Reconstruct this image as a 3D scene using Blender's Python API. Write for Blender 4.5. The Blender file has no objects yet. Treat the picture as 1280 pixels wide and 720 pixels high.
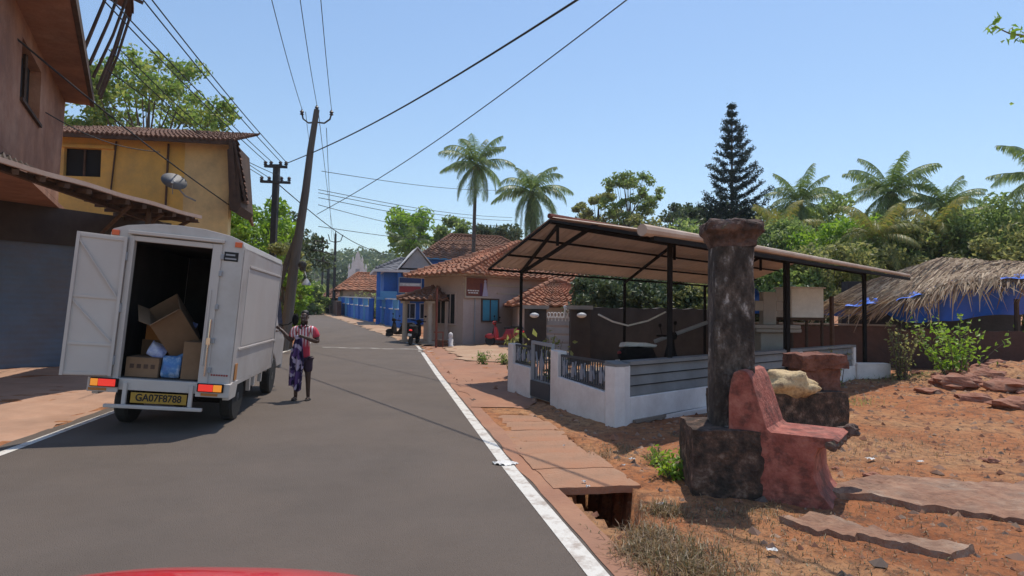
import bpy, math, random
import numpy as np
from mathutils import Vector, Matrix, Euler, noise
R = math.radians
sc = bpy.context.scene
COL = sc.collection
random.seed(7)
V3 = Vector
# ------------------------------------------------------------------ camera
F = 740.0; CAMZ = 1.45; PITCH = R(2.32); ROLL = R(0.8)
_r0 = V3((1, 0, 0)); _u0 = V3((0, -math.sin(PITCH), math.cos(PITCH))); FW = V3((0, math.cos(PITCH), math.sin(PITCH)))
RT = _r0*math.cos(ROLL) + _u0*math.sin(ROLL); UP = _u0*math.cos(ROLL) - _r0*math.sin(ROLL)
CL = V3((0, 0, CAMZ))
cd = bpy.data.cameras.new('camera'); cam = bpy.data.objects.new('camera', cd); COL.objects.link(cam)
cd.sensor_width = 36; cd.lens = F/1280*36; cd.clip_start = 0.05; cd.clip_end = 3000
M = Matrix((RT, UP, -FW)).transposed().to_4x4(); M.translation = CL
cam.matrix_world = M; sc.camera = cam
def ray(px, py): return FW + RT*((px-640)/F) - UP*((py-360)/F)
def P(px, py, Y):
    d = ray(px, py); return CL + d*(Y/d.y)
def PZ(px, py, z):
    d = ray(px, py); return CL + d*((z-CAMZ)/d.z)
def G(px, py, z=0.0): return PZ(px, py, z)
# ------------------------------------------------------------------ ground shape
def sm(a, b, t):
    t = min(1, max(0, (t-a)/(b-a))); return t*t*(3-2*t)
def rise(y):
    if y < 25: return 0.0
    return 0.027*(min(y, 130)-25)*sm(22, 32, y)
# right edge line of the road and its width
RE = [(-3, 1.78), (3.33, 0.50), (5.56, 0.0), (8.25, -0.56), (14, -1.75), (20, -2.95), (25.5, -4.1), (29.7, -6.2), (40.6, -10.75), (56, -17.6), (75, -25), (100, -34), (140, -55)]
def reX(y):
    for (a, b), (c, d) in zip(RE, RE[1:]):
        if y <= c: return b + (d-b)*(y-a)/(c-a)
    return RE[-1][1]
def leX(y):
    w = 5.0 if y < 10 else (5.0 - 0.4*sm(10, 30, y))
    return reX(y) - w - (0.4*sm(30, 60, y)*6)
def n2(x, y, s, k=0): return noise.noise(V3((x*s, y*s, k)))
def gz(x, y):
    z = rise(y)
    r = reX(y); l = leX(y)
    off = max(x-r, l-x)              # >0 outside the road
    k = sm(0.2, 1.2, off)
    if y < 40:
        z += k*(0.035*n2(x, y, 1.1) + 0.028*n2(x, y, 4.5, 3) + 0.014*n2(x, y, 13, 5))
        z += 0.75*math.exp(-((x-13.5)**2/14 + (y-12.3)**2/5))*(1+.45*n2(x, y, 2.2, 8)+.2*n2(x, y, 7, 2))
        z += 0.10*math.exp(-((x-7.5)**2/3 + (y-9.3)**2/3))
    if off < (.12 if y < 12 else .25): z -= 0.02 if y < 18 else (0.05 if y < 45 else 0.14)
    t = x-r
    # drain trench under the slabs
    if 4.05 < y < 8.4 and x > r:
        a, b = 0.44, 0.92
        if y < 5.0: 
            q = (y-4.05)/0.95; a = 0.42-.16*q; b = 0.50+0.40*q**.7
        if a < t < b: z = -0.55 - 0.05*n2(x, y, 5)
    return z
# ------------------------------------------------------------------ object helpers
W = {}
def tag(o, label=None, cat=None, group=None, kind=None):
    if label: o['label'] = label
    if cat: o['category'] = cat
    if group: o['group'] = group
    if kind: o['kind'] = kind
    return o
def thing(name, label, cat, loc, rot=(0, 0, 0), group=None):
    o = bpy.data.objects.new(name, None); COL.objects.link(o); o.empty_display_size = .2
    o.location = loc; o.rotation_euler = rot
    W[o] = Matrix.LocRotScale(V3(loc), Euler(rot), None)
    return tag(o, label, cat, group)
def children(o): return [c for c in list(COL.objects) if c.parent == o]
KIDS = {}
def copy_tree(o, parent=None):
    c = o.copy(); COL.objects.link(c)
    if parent is not None: c.parent = parent
    KIDS[c] = []
    for ch in KIDS.get(o, []):
        KIDS[c].append(copy_tree(ch, c))
    return c
def finish(name, me, mat, parent=None, smooth=False, bevel=0.0, world=True):
    if mat: me.materials.append(mat)
    o = bpy.data.objects.new(name, me); COL.objects.link(o)
    if parent is not None:
        if world: me.transform(W[parent].inverted())
        o.parent = parent; W[o] = W[parent]
        KIDS.setdefault(parent, []).append(o)
    else:
        n = len(me.vertices); co = np.empty(n*3); me.vertices.foreach_get('co', co); co = co.reshape(-1, 3)
        c = (co.max(0)+co.min(0))/2; c[2] = co[:, 2].min()
        me.transform(Matrix.Translation(-V3(c))); o.location = c; W[o] = Matrix.Translation(V3(c))
    if smooth:
        me.polygons.foreach_set('use_smooth', [True]*len(me.polygons))
    if bevel:
        b = o.modifiers.new('bevel', 'BEVEL'); b.width = bevel; b.segments = 2; b.limit_method = 'ANGLE'; b.angle_limit = R(40)
    me.update()
    return o
def frame(loc, ang=0, roll=0): return Matrix.LocRotScale(V3(loc), Euler((0, roll, ang)), None)
class MB:
    def __init__(s, M=None): s.v = []; s.f = []; s.M = M
    def add(s, vs, fs):
        n = len(s.v)
        for v in vs:
            v = V3(v); s.v.append(s.M @ v if s.M else v)
        s.f += [tuple(i+n for i in f) for f in fs]; return s
    def box(s, x0, x1, y0, y1, z0, z1):
        return s.add([(x0,y0,z0),(x1,y0,z0),(x1,y1,z0),(x0,y1,z0),(x0,y0,z1),(x1,y0,z1),(x1,y1,z1),(x0,y1,z1)],
                     [(0,3,2,1),(4,5,6,7),(0,1,5,4),(1,2,6,5),(2,3,7,6),(3,0,4,7)])
    def hexa(s, b, t):   # bottom 4, top 4
        return s.add(list(b)+list(t), [(0,3,2,1),(4,5,6,7),(0,1,5,4),(1,2,6,5),(2,3,7,6),(3,0,4,7)])
    def tube(s, pts, r, n=8, caps=True):
        pts = [V3(p) for p in pts]; vs = []; fs = []
        rs = r if isinstance(r, (list, tuple)) else [r]*len(pts)
        prev = None
        for i, p in enumerate(pts):
            d = (pts[min(i+1, len(pts)-1)]-pts[max(i-1, 0)])
            d = d.normalized() if d.length > 1e-9 else V3((0,0,1))
            if prev is None:
                a = d.cross(V3((0,0,1)) if abs(d.z) < .9 else V3((1,0,0))).normalized()
            else:
                a = (prev - d*prev.dot(d)); a = a.normalized() if a.length > 1e-6 else d.orthogonal().normalized()
            prev = a; b = d.cross(a)
            for k in range(n):
                t = 2*math.pi*k/n; vs.append(p + (a*math.cos(t)+b*math.sin(t))*rs[i])
        for i in range(len(pts)-1):
            for k in range(n):
                k2 = (k+1) % n; fs.append((i*n+k, i*n+k2, (i+1)*n+k2, (i+1)*n+k))
        if caps:
            fs.append(tuple(range(n-1, -1, -1))); m = (len(pts)-1)*n; fs.append(tuple(m+k for k in range(n)))
        return s.add(vs, fs)
    def bar(s, p0, p1, w, h=None):   # square bar
        h = h or w; p0 = V3(p0); p1 = V3(p1); d = (p1-p0).normalized()
        a = d.cross(V3((0,0,1)) if abs(d.z) < .95 else V3((0,1,0))).normalized(); b = d.cross(a)
        q = [(-1,-1),(1,-1),(1,1),(-1,1)]
        return s.hexa([p0+a*i*w/2+b*j*h/2 for i, j in q], [p1+a*i*w/2+b*j*h/2 for i, j in q])
    def prism(s, poly, vec):
        poly = [V3(p) for p in poly]; vec = V3(vec); n = len(poly)
        return s.add(poly+[p+vec for p in poly], [tuple(range(n-1,-1,-1)), tuple(range(n, 2*n))]+[(i,(i+1)%n,n+(i+1)%n,n+i) for i in range(n)])
    def slab(s, poly, t):            # thickened polygon, downwards
        return s.prism(poly, (0,0,-t))
    def lathe(s, prof, c=(0,0,0), n=16, jit=0, ax=None):
        c = V3(c); vs = []; fs = []
        for r, z in prof:
            for k in range(n):
                t = 2*math.pi*k/n; rr = r*(1+jit*(random.random()-.5))
                p = V3((rr*math.cos(t), rr*math.sin(t), z))
                if ax == 'x': p = V3((p.z, p.x, p.y))
                if ax == 'y': p = V3((p.x, p.z, p.y))
                vs.append(c+p)
        for i in range(len(prof)-1):
            for k in range(n):
                k2 = (k+1) % n; fs.append((i*n+k, i*n+k2, (i+1)*n+k2, (i+1)*n+k))
        fs.append(tuple(range(n-1,-1,-1))); m = (len(prof)-1)*n; fs.append(tuple(m+k for k in range(n)))
        return s.add(vs, fs)
    def ball(s, c, r, n=12, m=8, jit=0, seed=0):
        r = (r,r,r) if not isinstance(r, (tuple, list)) else r; c = V3(c); vs = []; fs = []
        for i in range(m+1):
            ph = math.pi*i/m
            for k in range(n):
                t = 2*math.pi*k/n
                d = V3((math.sin(ph)*math.cos(t), math.sin(ph)*math.sin(t), math.cos(ph)))
                q = 1+jit*noise.noise(d*1.7+V3((seed,0,0)))
                vs.append(c+V3((d.x*r[0]*q, d.y*r[1]*q, d.z*r[2]*q)))
        for i in range(m):
            for k in range(n):
                k2 = (k+1) % n; fs.append((i*n+k, (i+1)*n+k, (i+1)*n+k2, i*n+k2))
        return s.add(vs, fs)
    def grid(s, fn, nu, nv):
        vs = [fn(i/nu, j/nv) for j in range(nv+1) for i in range(nu+1)]
        return s.add(vs, [(j*(nu+1)+i, j*(nu+1)+i+1, (j+1)*(nu+1)+i+1, (j+1)*(nu+1)+i) for j in range(nv) for i in range(nu)])
    def tiles(s, e0, e1, r1, r0, cols, rows, amp=.03, step=.03, jit=.012, sag=0, seed=1):
        # tiled plane: e0-e1 eave, r0-r1 ridge; rows step up, columns wave
        e0, e1, r1, r0 = map(V3, (e0, e1, r1, r0)); rg = random.Random(seed)
        nn = (e1-e0).cross(r0-e0)
        if nn.length < 1e-6: nn = (e1-e0).cross(r1-e0)
        nn.normalize(); 
        if nn.z < 0: nn = -nn
        for j in range(rows):
            a = j/rows; b = (j+1)/rows+.12/rows
            o = step*rg.uniform(.6, 1.4); js = [rg.uniform(-jit, jit) for _ in range(cols*4+1)]
            def fn(u, v, a=a, b=b, o=o, js=js):
                t = a+(b-a)*v; t = min(t, 1)
                p = (e0.lerp(e1, u)).lerp(r0.lerp(r1, u), t)
                i = int(round(u*cols*4))
                return p + nn*(amp*math.cos(u*cols*2*math.pi) + o*(1-v) + js[i]*(1-v*.5)) - V3((0,0,1))*sag*math.sin(math.pi*t)
            s.grid(fn, cols*4, 1)
            # row front lip
            def lip(u, v, a=a, o=o, js=js):
                p = (e0.lerp(e1, u)).lerp(r0.lerp(r1, u), a); i = int(round(u*cols*4))
                return p + nn*(amp*math.cos(u*cols*2*math.pi) + (o + js[i])*(1-v) - .02*v) - V3((0,0,1))*sag*math.sin(math.pi*a)
            s.grid(lip, cols*4, 1)
        return s
    def build(s, name, mat, parent=None, smooth=False, bevel=0.0):
        me = bpy.data.meshes.new(name); me.from_pydata([tuple(v) for v in s.v], [], s.f)
        return finish(name, me, mat, parent, smooth, bevel)
def np_build(name, V, Q, mat, parent=None, smooth=False):
    me = bpy.data.meshes.new(name); me.from_pydata(V.tolist(), [], Q.tolist()); return finish(name, me, mat, parent, smooth)
def text(name, s, size, M, mat, parent, ext=0.002, bold=0):
    cu = bpy.data.curves.new(name, 'FONT'); cu.body = s; cu.size = size; cu.extrude = ext; cu.align_x = 'CENTER'; cu.align_y = 'CENTER'; cu.offset = bold
    o = bpy.data.objects.new(name+'_tmp', cu); COL.objects.link(o)
    dg = bpy.context.evaluated_depsgraph_get(); dg.update()
    me = bpy.data.meshes.new_from_object(o.evaluated_get(dg)); bpy.data.objects.remove(o)
    me.materials.clear(); me.transform(M)
    return finish(name, me, mat, parent)
# ------------------------------------------------------------------ materials
def lin(c): return tuple(((x/255)/12.92 if x/255 <= .04045 else ((x/255+.055)/1.055)**2.4) for x in c)
def mat(name, cols, scale=3.0, rough=.85, bump=.15, bscale=None, metal=0, coat=0, detail=6, stretch=None, emit=None, estr=1, spec=.5, dirt=None, dscale=.8, damt=.5, lo=.3, hi=.7, speck=None, dlo=.38, dhi=.66):
    m = bpy.data.materials.new(name); m.use_nodes = True; nt = m.node_tree; N = nt.nodes; L = nt.links
    b = N['Principled BSDF']; b.inputs['Roughness'].default_value = rough; b.inputs['Metallic'].default_value = metal
    b.inputs['Specular IOR Level'].default_value = spec
    if coat: b.inputs['Coat Weight'].default_value = coat
    tc = N.new('ShaderNodeTexCoord'); src = tc.outputs['Object']
    if stretch:
        mp = N.new('ShaderNodeMapping'); mp.inputs['Scale'].default_value = stretch; L.new(src, mp.inputs[0]); src = mp.outputs[0]
    nz = N.new('ShaderNodeTexNoise'); nz.inputs['Scale'].default_value = scale; nz.inputs['Detail'].default_value = detail; nz.inputs['Roughness'].default_value = .65
    L.new(src, nz.inputs['Vector'])
    cr = N.new('ShaderNodeValToRGB'); L.new(nz.outputs['Fac'], cr.inputs[0])
    if len(cols) == 1:
        c = cols[0]; cols = [tuple(x*.86 for x in c), tuple(min(1, x*1.1) for x in c)]
    el = cr.color_ramp.elements
    while len(el) < len(cols): el.new(.5)
    for i, c in enumerate(cols):
        el[i].position = lo+(hi-lo)*i/(len(cols)-1); el[i].color = (*c, 1)
    out = cr.outputs[0]
    if dirt:
        n3 = N.new('ShaderNodeTexNoise'); n3.inputs['Scale'].default_value = dscale; n3.inputs['Detail'].default_value = 8; n3.inputs['Roughness'].default_value = .7
        L.new(src, n3.inputs['Vector'])
        r3 = N.new('ShaderNodeValToRGB'); r3.color_ramp.elements[0].position = dlo; r3.color_ramp.elements[1].position = dhi
        L.new(n3.outputs['Fac'], r3.inputs[0]); ml = N.new('ShaderNodeMath'); ml.operation = 'MULTIPLY'; ml.inputs[1].default_value = damt; L.new(r3.outputs[0], ml.inputs[0])
        mx = N.new('ShaderNodeMix'); mx.data_type = 'RGBA'; L.new(ml.outputs[0], mx.inputs[0]); L.new(out, mx.inputs[6]); mx.inputs[7].default_value = (*dirt, 1); out = mx.outputs[2]
    if speck:
        n5 = N.new('ShaderNodeTexNoise'); n5.inputs['Scale'].default_value = speck[0]; n5.inputs['Detail'].default_value = 3; L.new(tc.outputs['Object'], n5.inputs['Vector'])
        mr = N.new('ShaderNodeMapRange'); mr.inputs['From Min'].default_value = .3; mr.inputs['From Max'].default_value = .7; mr.inputs['To Min'].default_value = 1-speck[1]; mr.inputs['To Max'].default_value = 1+speck[1]; L.new(n5.outputs['Fac'], mr.inputs[0])
        hv = N.new('ShaderNodeVectorMath'); hv.operation = 'SCALE'; L.new(out, hv.inputs[0]); L.new(mr.outputs[0], hv.inputs['Scale']); out = hv.outputs[0]
    L.new(out, b.inputs['Base Color'])
    if bump:
        n4 = N.new('ShaderNodeTexNoise'); n4.inputs['Scale'].default_value = bscale or scale*6; n4.inputs['Detail'].default_value = 5; L.new(tc.outputs['Object'], n4.inputs['Vector'])
        bp = N.new('ShaderNodeBump'); bp.inputs['Strength'].default_value = bump; bp.inputs['Distance'].default_value = .02; L.new(n4.outputs['Fac'], bp.inputs['Height']); L.new(bp.outputs[0], b.inputs['Normal'])
    if emit:
        b.inputs['Emission Color'].default_value = (*emit, 1); b.inputs['Emission Strength'].default_value = estr
    return m
def leafmat(name, cols, trans=.35, rough=.6):
    m = bpy.data.materials.new(name); m.use_nodes = True; nt = m.node_tree; N = nt.nodes; L = nt.links
    b = N['Principled BSDF']; b.inputs['Roughness'].default_value = min(rough, .5) if trans > .2 else rough; b.inputs['Specular IOR Level'].default_value = .6 if trans > .2 else .3
    if trans > .2 and 'dry' not in name: cols = [tuple(x*1.9 for x in c) for c in cols]
    g = N.new('ShaderNodeNewGeometry'); cr = N.new('ShaderNodeValToRGB'); L.new(g.outputs['Random Per Island'], cr.inputs[0])
    el = cr.color_ramp.elements
    while len(el) < len(cols): el.new(.5)
    for i, c in enumerate(cols): el[i].position = i/(len(cols)-1); el[i].color = (*c, 1)
    L.new(cr.outputs[0], b.inputs['Base Color'])
    t = N.new('ShaderNodeBsdfTranslucent')
    hs = N.new('ShaderNodeHueSaturation'); hs.inputs['Value'].default_value = 1.5; hs.inputs['Saturation'].default_value = 1.1; L.new(cr.outputs[0], hs.inputs['Color']); L.new(hs.outputs[0], t.inputs[0])
    mx = N.new('ShaderNodeMixShader'); mx.inputs[0].default_value = trans
    L.new(b.outputs[0], mx.inputs[1]); L.new(t.outputs[0], mx.inputs[2]); L.new(mx.outputs[0], N['Material Output'].inputs[0])
    return m
def sc3(c, k): return tuple(x*k for x in c)
MT = {}
MT['asphalt'] = mat('asphalt', [(.108,.084,.068), (.124,.097,.079), (.140,.109,.089)], 1.2, .9, .8, 120, dirt=(.17,.125,.095), dscale=.45, damt=.4, speck=(260,.4))
MT['paint'] = mat('road_paint', [(.58,.54,.48), (.80,.77,.71)], 5, .8, .3, 60, dirt=(.26,.18,.13), dscale=5, damt=.7, dlo=.47, dhi=.62)
MT['concrete'] = mat('concrete', [(.24,.19,.155), (.33,.27,.22)], 3, .95, .5, 30, dirt=(.16,.10,.07), dscale=1.5, damt=.6)
MT['slab'] = mat('slab_concrete', [(.30,.165,.10), (.40,.24,.155)], 3, .95, .8, 30, dirt=(.38,.175,.095), dscale=1.3, damt=.95)
MT['shoulder'] = mat('shoulder_dust', [(.42,.235,.15), (.52,.32,.22)], 1.5, .95, .4, 25, dirt=(.26,.16,.11), dscale=.9, damt=.6)
MT['sand'] = mat('sandy_dirt', [(.40,.26,.16), (.50,.35,.23)], 1.5, .95, .4, 25, dirt=(.34,.17,.10), dscale=.9, damt=.7)
MT['redmud'] = mat('red_dust', [(.34,.15,.085), (.42,.22,.13)], 1.5, .95, .4, 25, dirt=(.24,.13,.09), dscale=.7, damt=.7)
MT['truck'] = mat('truck_white', [(.50,.465,.44), (.57,.53,.505)], 1.2, .45, .04, 8, dirt=(.34,.28,.24), dscale=1.5, damt=.5, coat=.2)
MT['truckdoor'] = mat('door_white', [(.50,.45,.415), (.57,.52,.48)], 1.2, .5, .05, 8, dirt=(.50,.42,.37), dscale=2, damt=.4)
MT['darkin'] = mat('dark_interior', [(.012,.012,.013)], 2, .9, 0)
MT['rubber'] = mat('rubber', [(.018,.018,.018), (.03,.028,.026)], 8, .85, .2)
MT['rim'] = mat('rim_grey', [(.22,.21,.20)], 8, .6, .1)
MT['glass'] = mat('dark_glass', [(.02,.022,.025)], 2, .08, 0)
MT['black'] = mat('black_metal', [(.012,.010,.010), (.022,.018,.016)], 6, .85, .15, spec=.2)
MT['chrome'] = mat('chrome', [(.6,.6,.6)], 3, .15, 0, metal=1)
MT['redlamp'] = mat('red_lamp', [(.6,.02,.02)], 3, .3, 0, emit=(1,.05,.03), estr=.55)
MT['amberlamp'] = mat('amber_lamp', [(.7,.22,.02)], 3, .3, 0, emit=(1,.35,.04), estr=.5)
MT['orangeref'] = mat('orange_reflector', [(.7,.12,.03)], 3, .4, 0)
MT['plate'] = mat('plate_yellow', [(.42,.24,.03)], 6, .6, .05)
MT['ink'] = mat('ink_black', [(.012,.012,.012)], 6, .7, 0)
MT['inkred'] = mat('ink_red', [(.30,.03,.03)], 6, .7, 0)
MT['card'] = mat('cardboard', [(.20,.115,.06), (.27,.16,.09)], 3, .9, .1)
MT['card2'] = mat('cardboard_orange', [(.45,.18,.05), (.5,.22,.07)], 3, .9, .1)
MT['card3'] = mat('cardboard_pale', [(.3,.2,.12), (.36,.25,.16)], 3, .9, .1)
MT['bluepack'] = mat('blue_packet', [(.05,.12,.40), (.10,.25,.5), (.6,.65,.75)], 9, .3, .2)
MT['whitepack'] = mat('white_packet', [(.65,.66,.75), (.08,.12,.45)], 7, .3, .2)
MT['bluecloth'] = mat('blue_wrap', [(.12,.22,.32), (.2,.3,.38)], 4, .8, .2)
MT['brownwall'] = mat('brown_plaster', [(.30,.135,.075), (.42,.20,.12), (.52,.29,.19)], 1.0, .95, .5, 14, dirt=(.17,.08,.055), dscale=.8, damt=.7)
MT['yellow'] = mat('yellow_plaster', [(.80,.47,.10), (.88,.55,.15)], .7, .9, .15, 14, dirt=(.38,.26,.13), dscale=.9, damt=.6)
MT['paleyellow'] = mat('pale_plaster', [(.80,.56,.25), (.86,.62,.30)], 1.0, .9, .15, 14, dirt=(.40,.3,.18), dscale=1.2, damt=.6)
MT['wood'] = mat('old_wood', [(.06,.035,.025), (.12,.07,.045)], 4, .9, .3, 20)
MT['oldtile'] = mat('weathered_tile', [(.12,.065,.045), (.20,.10,.065), (.27,.16,.11)], 3, .95, .3, 20, dirt=(.08,.05,.04), dscale=1.5, damt=.6)
MT['tile'] = mat('clay_tile', [(.32,.115,.06), (.46,.18,.095), (.40,.22,.14)], 7, .9, .3, 20, dirt=(.13,.075,.05), dscale=1.1, damt=.85, detail=10)
MT['browntile'] = mat('brown_tile', [(.20,.095,.06), (.30,.15,.095)], 2, .95, .3, 20, dirt=(.12,.07,.05), dscale=1, damt=.6)
MT['sheet'] = mat('sheet_roof', [(.42,.29,.23), (.52,.39,.32)], 2, .7, .1, dirt=(.33,.18,.12), dscale=2, damt=.7)
MT['shutter'] = mat('blue_grey_shutter', [(.10,.15,.22), (.14,.19,.27)], 1, .7, .1, 4, dirt=(.13,.10,.09), dscale=.7, damt=.6)
MT['pole'] = mat('pole_timber', [(.09,.075,.065), (.15,.125,.105)], 3, .9, .3, 25, stretch=(1,1,.2))
MT['poledark'] = mat('pole_dark', [(.035,.033,.033), (.06,.055,.052)], 3, .8, .2)
MT['wire'] = mat('wire_black', [(.02,.02,.022)], 3, .7, 0)
MT['ceramic'] = mat('insulator', [(.06,.04,.035)], 3, .4, 0)
MT['greyplaster'] = mat('grey_plaster', [(.50,.38,.33), (.58,.45,.40)], .8, .9, .15, 14, dirt=(.30,.21,.17), dscale=.8, damt=.6)
MT['beige'] = mat('beige_plaster', [(.52,.41,.31), (.58,.47,.37)], .8, .9, .15, 14, dirt=(.36,.27,.2), dscale=1, damt=.5)
MT['blue'] = mat('blue_paint', [(.03,.14,.50), (.04,.18,.60)], .8, .75, .1, 14, dirt=(.04,.10,.28), dscale=1, damt=.5)
MT['lightblue'] = mat('light_blue_paint', [(.10,.30,.55), (.13,.36,.62)], .8, .75, .1)
MT['teal'] = mat('teal_paint', [(.05,.25,.36), (.09,.33,.44)], 2, .6, .1)
MT['redpaint'] = mat('red_paint', [(.40,.03,.04)], 2, .35, .02, coat=.4)
MT['white'] = mat('white_paint', [(.66,.64,.63), (.74,.72,.71)], 1.0, .8, .1, 12, dirt=(.5,.42,.36), dscale=1.2, damt=.5)
MT['enclosure'] = mat('enclosure_white', [(.82,.75,.71), (.88,.81,.77)], 1.2, .85, .15, 20, dirt=(.52,.42,.37), dscale=1.6, damt=.55)
MT['louvre'] = mat('grey_louvre', [(.20,.19,.185), (.27,.26,.25)], 2, .8, .1, dirt=(.14,.12,.11), dscale=1.5, damt=.5)
MT['railblue'] = mat('dark_grey_rail', [(.05,.055,.065)], 3, .6, .1)
MT['railgrey'] = mat('grey_motif', [(.26,.28,.33)], 3, .6, .1)
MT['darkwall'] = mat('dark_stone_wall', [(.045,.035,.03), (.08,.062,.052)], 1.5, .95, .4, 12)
MT['latwall'] = mat('laterite_wall', [(.10,.05,.035), (.17,.085,.06)], 1.5, .95, .5, 12, dirt=(.05,.035,.03), dscale=.8, damt=.7)
MT['sheetroof'] = mat('pavilion_sheet', [(.72,.60,.51), (.80,.69,.60)], 1.0, .6, .05, dirt=(.30,.24,.21), dscale=1.0, damt=.5)
MT['sheettop'] = mat('pavilion_sheet_top', [(.50,.38,.29), (.60,.47,.38)], 1.2, .75, .1, dirt=(.34,.2,.14), dscale=2, damt=.6)
MT['rust'] = mat('rust', [(.14,.04,.028), (.24,.075,.045)], 4, .9, .3)
MT['stone'] = mat('monument_stone', [(.24,.21,.18), (.33,.29,.25)], 2, .95, .3)
MT['mould'] = mat('mouldy_plaster', [(.024,.017,.012), (.052,.037,.027), (.13,.075,.05), (.30,.21,.155)], 10, .95, 1.0, 45, dirt=(.10,.05,.035), dscale=3, damt=.35, lo=.36, hi=.68, detail=10)
MT['pillar'] = mat('pillar_plaster', [(.04,.028,.020), (.075,.056,.043), (.12,.092,.072), (.17,.14,.115), (.46,.42,.38)], 15.0, .95, 1.0, 45, stretch=(1,1,.5), dirt=(.03,.024,.02), dscale=5, damt=.8, dlo=.44, dhi=.56, lo=.36, hi=.66, detail=10)
MT['capital'] = mat('capital_laterite', [(.03,.02,.016), (.08,.05,.04), (.16,.10,.08), (.10,.105,.06)], 7, .95, 1.0, 30)
MT['laterite'] = mat('laterite_block', [(.06,.025,.018), (.18,.07,.045), (.27,.12,.085)], 7, .95, 1.0, 30)
MT['benchred'] = mat('bench_red', [(.26,.065,.042), (.36,.105,.072), (.45,.16,.11)], 9, .8, .6, 40, dirt=(.05,.024,.018), dscale=7, damt=.6, detail=12, lo=.36, hi=.64, dlo=.48, dhi=.60)
MT['thatch'] = mat('thatch', [(.26,.18,.11), (.46,.34,.22), (.62,.50,.36)], 3, .95, .4, 30, dirt=(.15,.10,.07), dscale=2, damt=.6)
MT['tarp'] = mat('blue_tarp', [(.01,.10,.55), (.03,.17,.75)], 1.5, .45, .2, 6)
MT['straw'] = mat('straw_sack', [(.40,.26,.12), (.62,.46,.26), (.15,.08,.05)], 7, .9, .6)
MT['skin'] = mat('skin_dark', [(.055,.028,.02), (.10,.052,.037)], 10, .5, .05)
MT['hair'] = mat('hair_black', [(.008,.007,.007)], 10, .6, .3)
MT['shorts'] = mat('dark_shorts', [(.035,.018,.03), (.05,.025,.045)], 6, .9, .2)
MT['sandal'] = mat('sandal', [(.02,.015,.013)], 6, .8, .1)
MT['carred'] = mat('car_red', [(.62,.012,.02)], 2, .35, 0, coat=.8)
MT['trunk'] = mat('bark', [(.10,.075,.055), (.17,.13,.10)], 4, .95, .6, 15)
MT['palmtrunk'] = mat('palm_bark', [(.07,.055,.045), (.13,.105,.09)], 4, .95, .5, 10, stretch=(1,1,3))
MT['dirtslab'] = mat('dirt_covered_concrete', [(.14,.07,.045), (.30,.15,.09), (.38,.22,.14), (.42,.30,.22)], 3.5, .95, 1.0, 25, dirt=(.10,.06,.045), dscale=5, damt=.6, detail=10)
MT['rock'] = mat('red_rock', [(.20,.075,.045), (.34,.15,.095), (.24,.16,.12)], 4, .95, .8, 20)
MT['pebble'] = mat('pebble', [(.20,.09,.055), (.38,.22,.15), (.28,.18,.13)], 1.2, .95, .3, 20)
MT['litter'] = mat('litter_white', [(.75,.72,.68)], 5, .8, .1)
MT['dish'] = mat('dish_grey', [(.20,.20,.21)], 3, .5, 0)
MT['grey'] = mat('grey_paint', [(.33,.33,.34)], 3, .7, 0)
LM = {}
LM['mid'] = leafmat('leaf_mid', [(.06,.09,.028), (.10,.135,.04), (.17,.20,.07), (.07,.10,.035)], .5)
LM['dark'] = leafmat('leaf_dark', [(.026,.038,.018), (.042,.06,.026), (.065,.08,.035)], .3)
LM['bright'] = leafmat('leaf_bright', [(.08,.14,.02), (.13,.20,.03), (.17,.23,.045)], .45)
LM['olive'] = leafmat('leaf_olive', [(.08,.09,.032), (.12,.125,.045), (.20,.19,.075), (.07,.09,.035)], .5)
LM['pale'] = leafmat('leaf_pale', [(.08,.12,.03), (.12,.17,.045), (.17,.18,.055), (.06,.11,.03)], .5)
LM['palm'] = leafmat('leaf_palm', [(.04,.07,.022), (.08,.115,.035), (.15,.18,.06)], .4, .45)
LM['palmy'] = leafmat('leaf_palm_yellow', [(.08,.10,.025), (.13,.14,.035), (.19,.15,.045), (.06,.09,.03)], .4, .5)
LM['pine'] = leafmat('leaf_pine', [(.016,.03,.022), (.028,.046,.032), (.045,.068,.042)], .19)
LM['dry'] = leafmat('leaf_dry', [(.20,.12,.06), (.40,.27,.14), (.12,.07,.04), (.16,.15,.06), (.28,.17,.09)], .3)
LM['straw'] = leafmat('leaf_straw', [(.15,.09,.05), (.38,.27,.17), (.60,.47,.33), (.24,.15,.10), (.48,.36,.24)], .15, .8)
LM['far'] = leafmat('leaf_far', [(.05,.07,.03), (.08,.10,.04), (.11,.125,.06)], .25)
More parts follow.
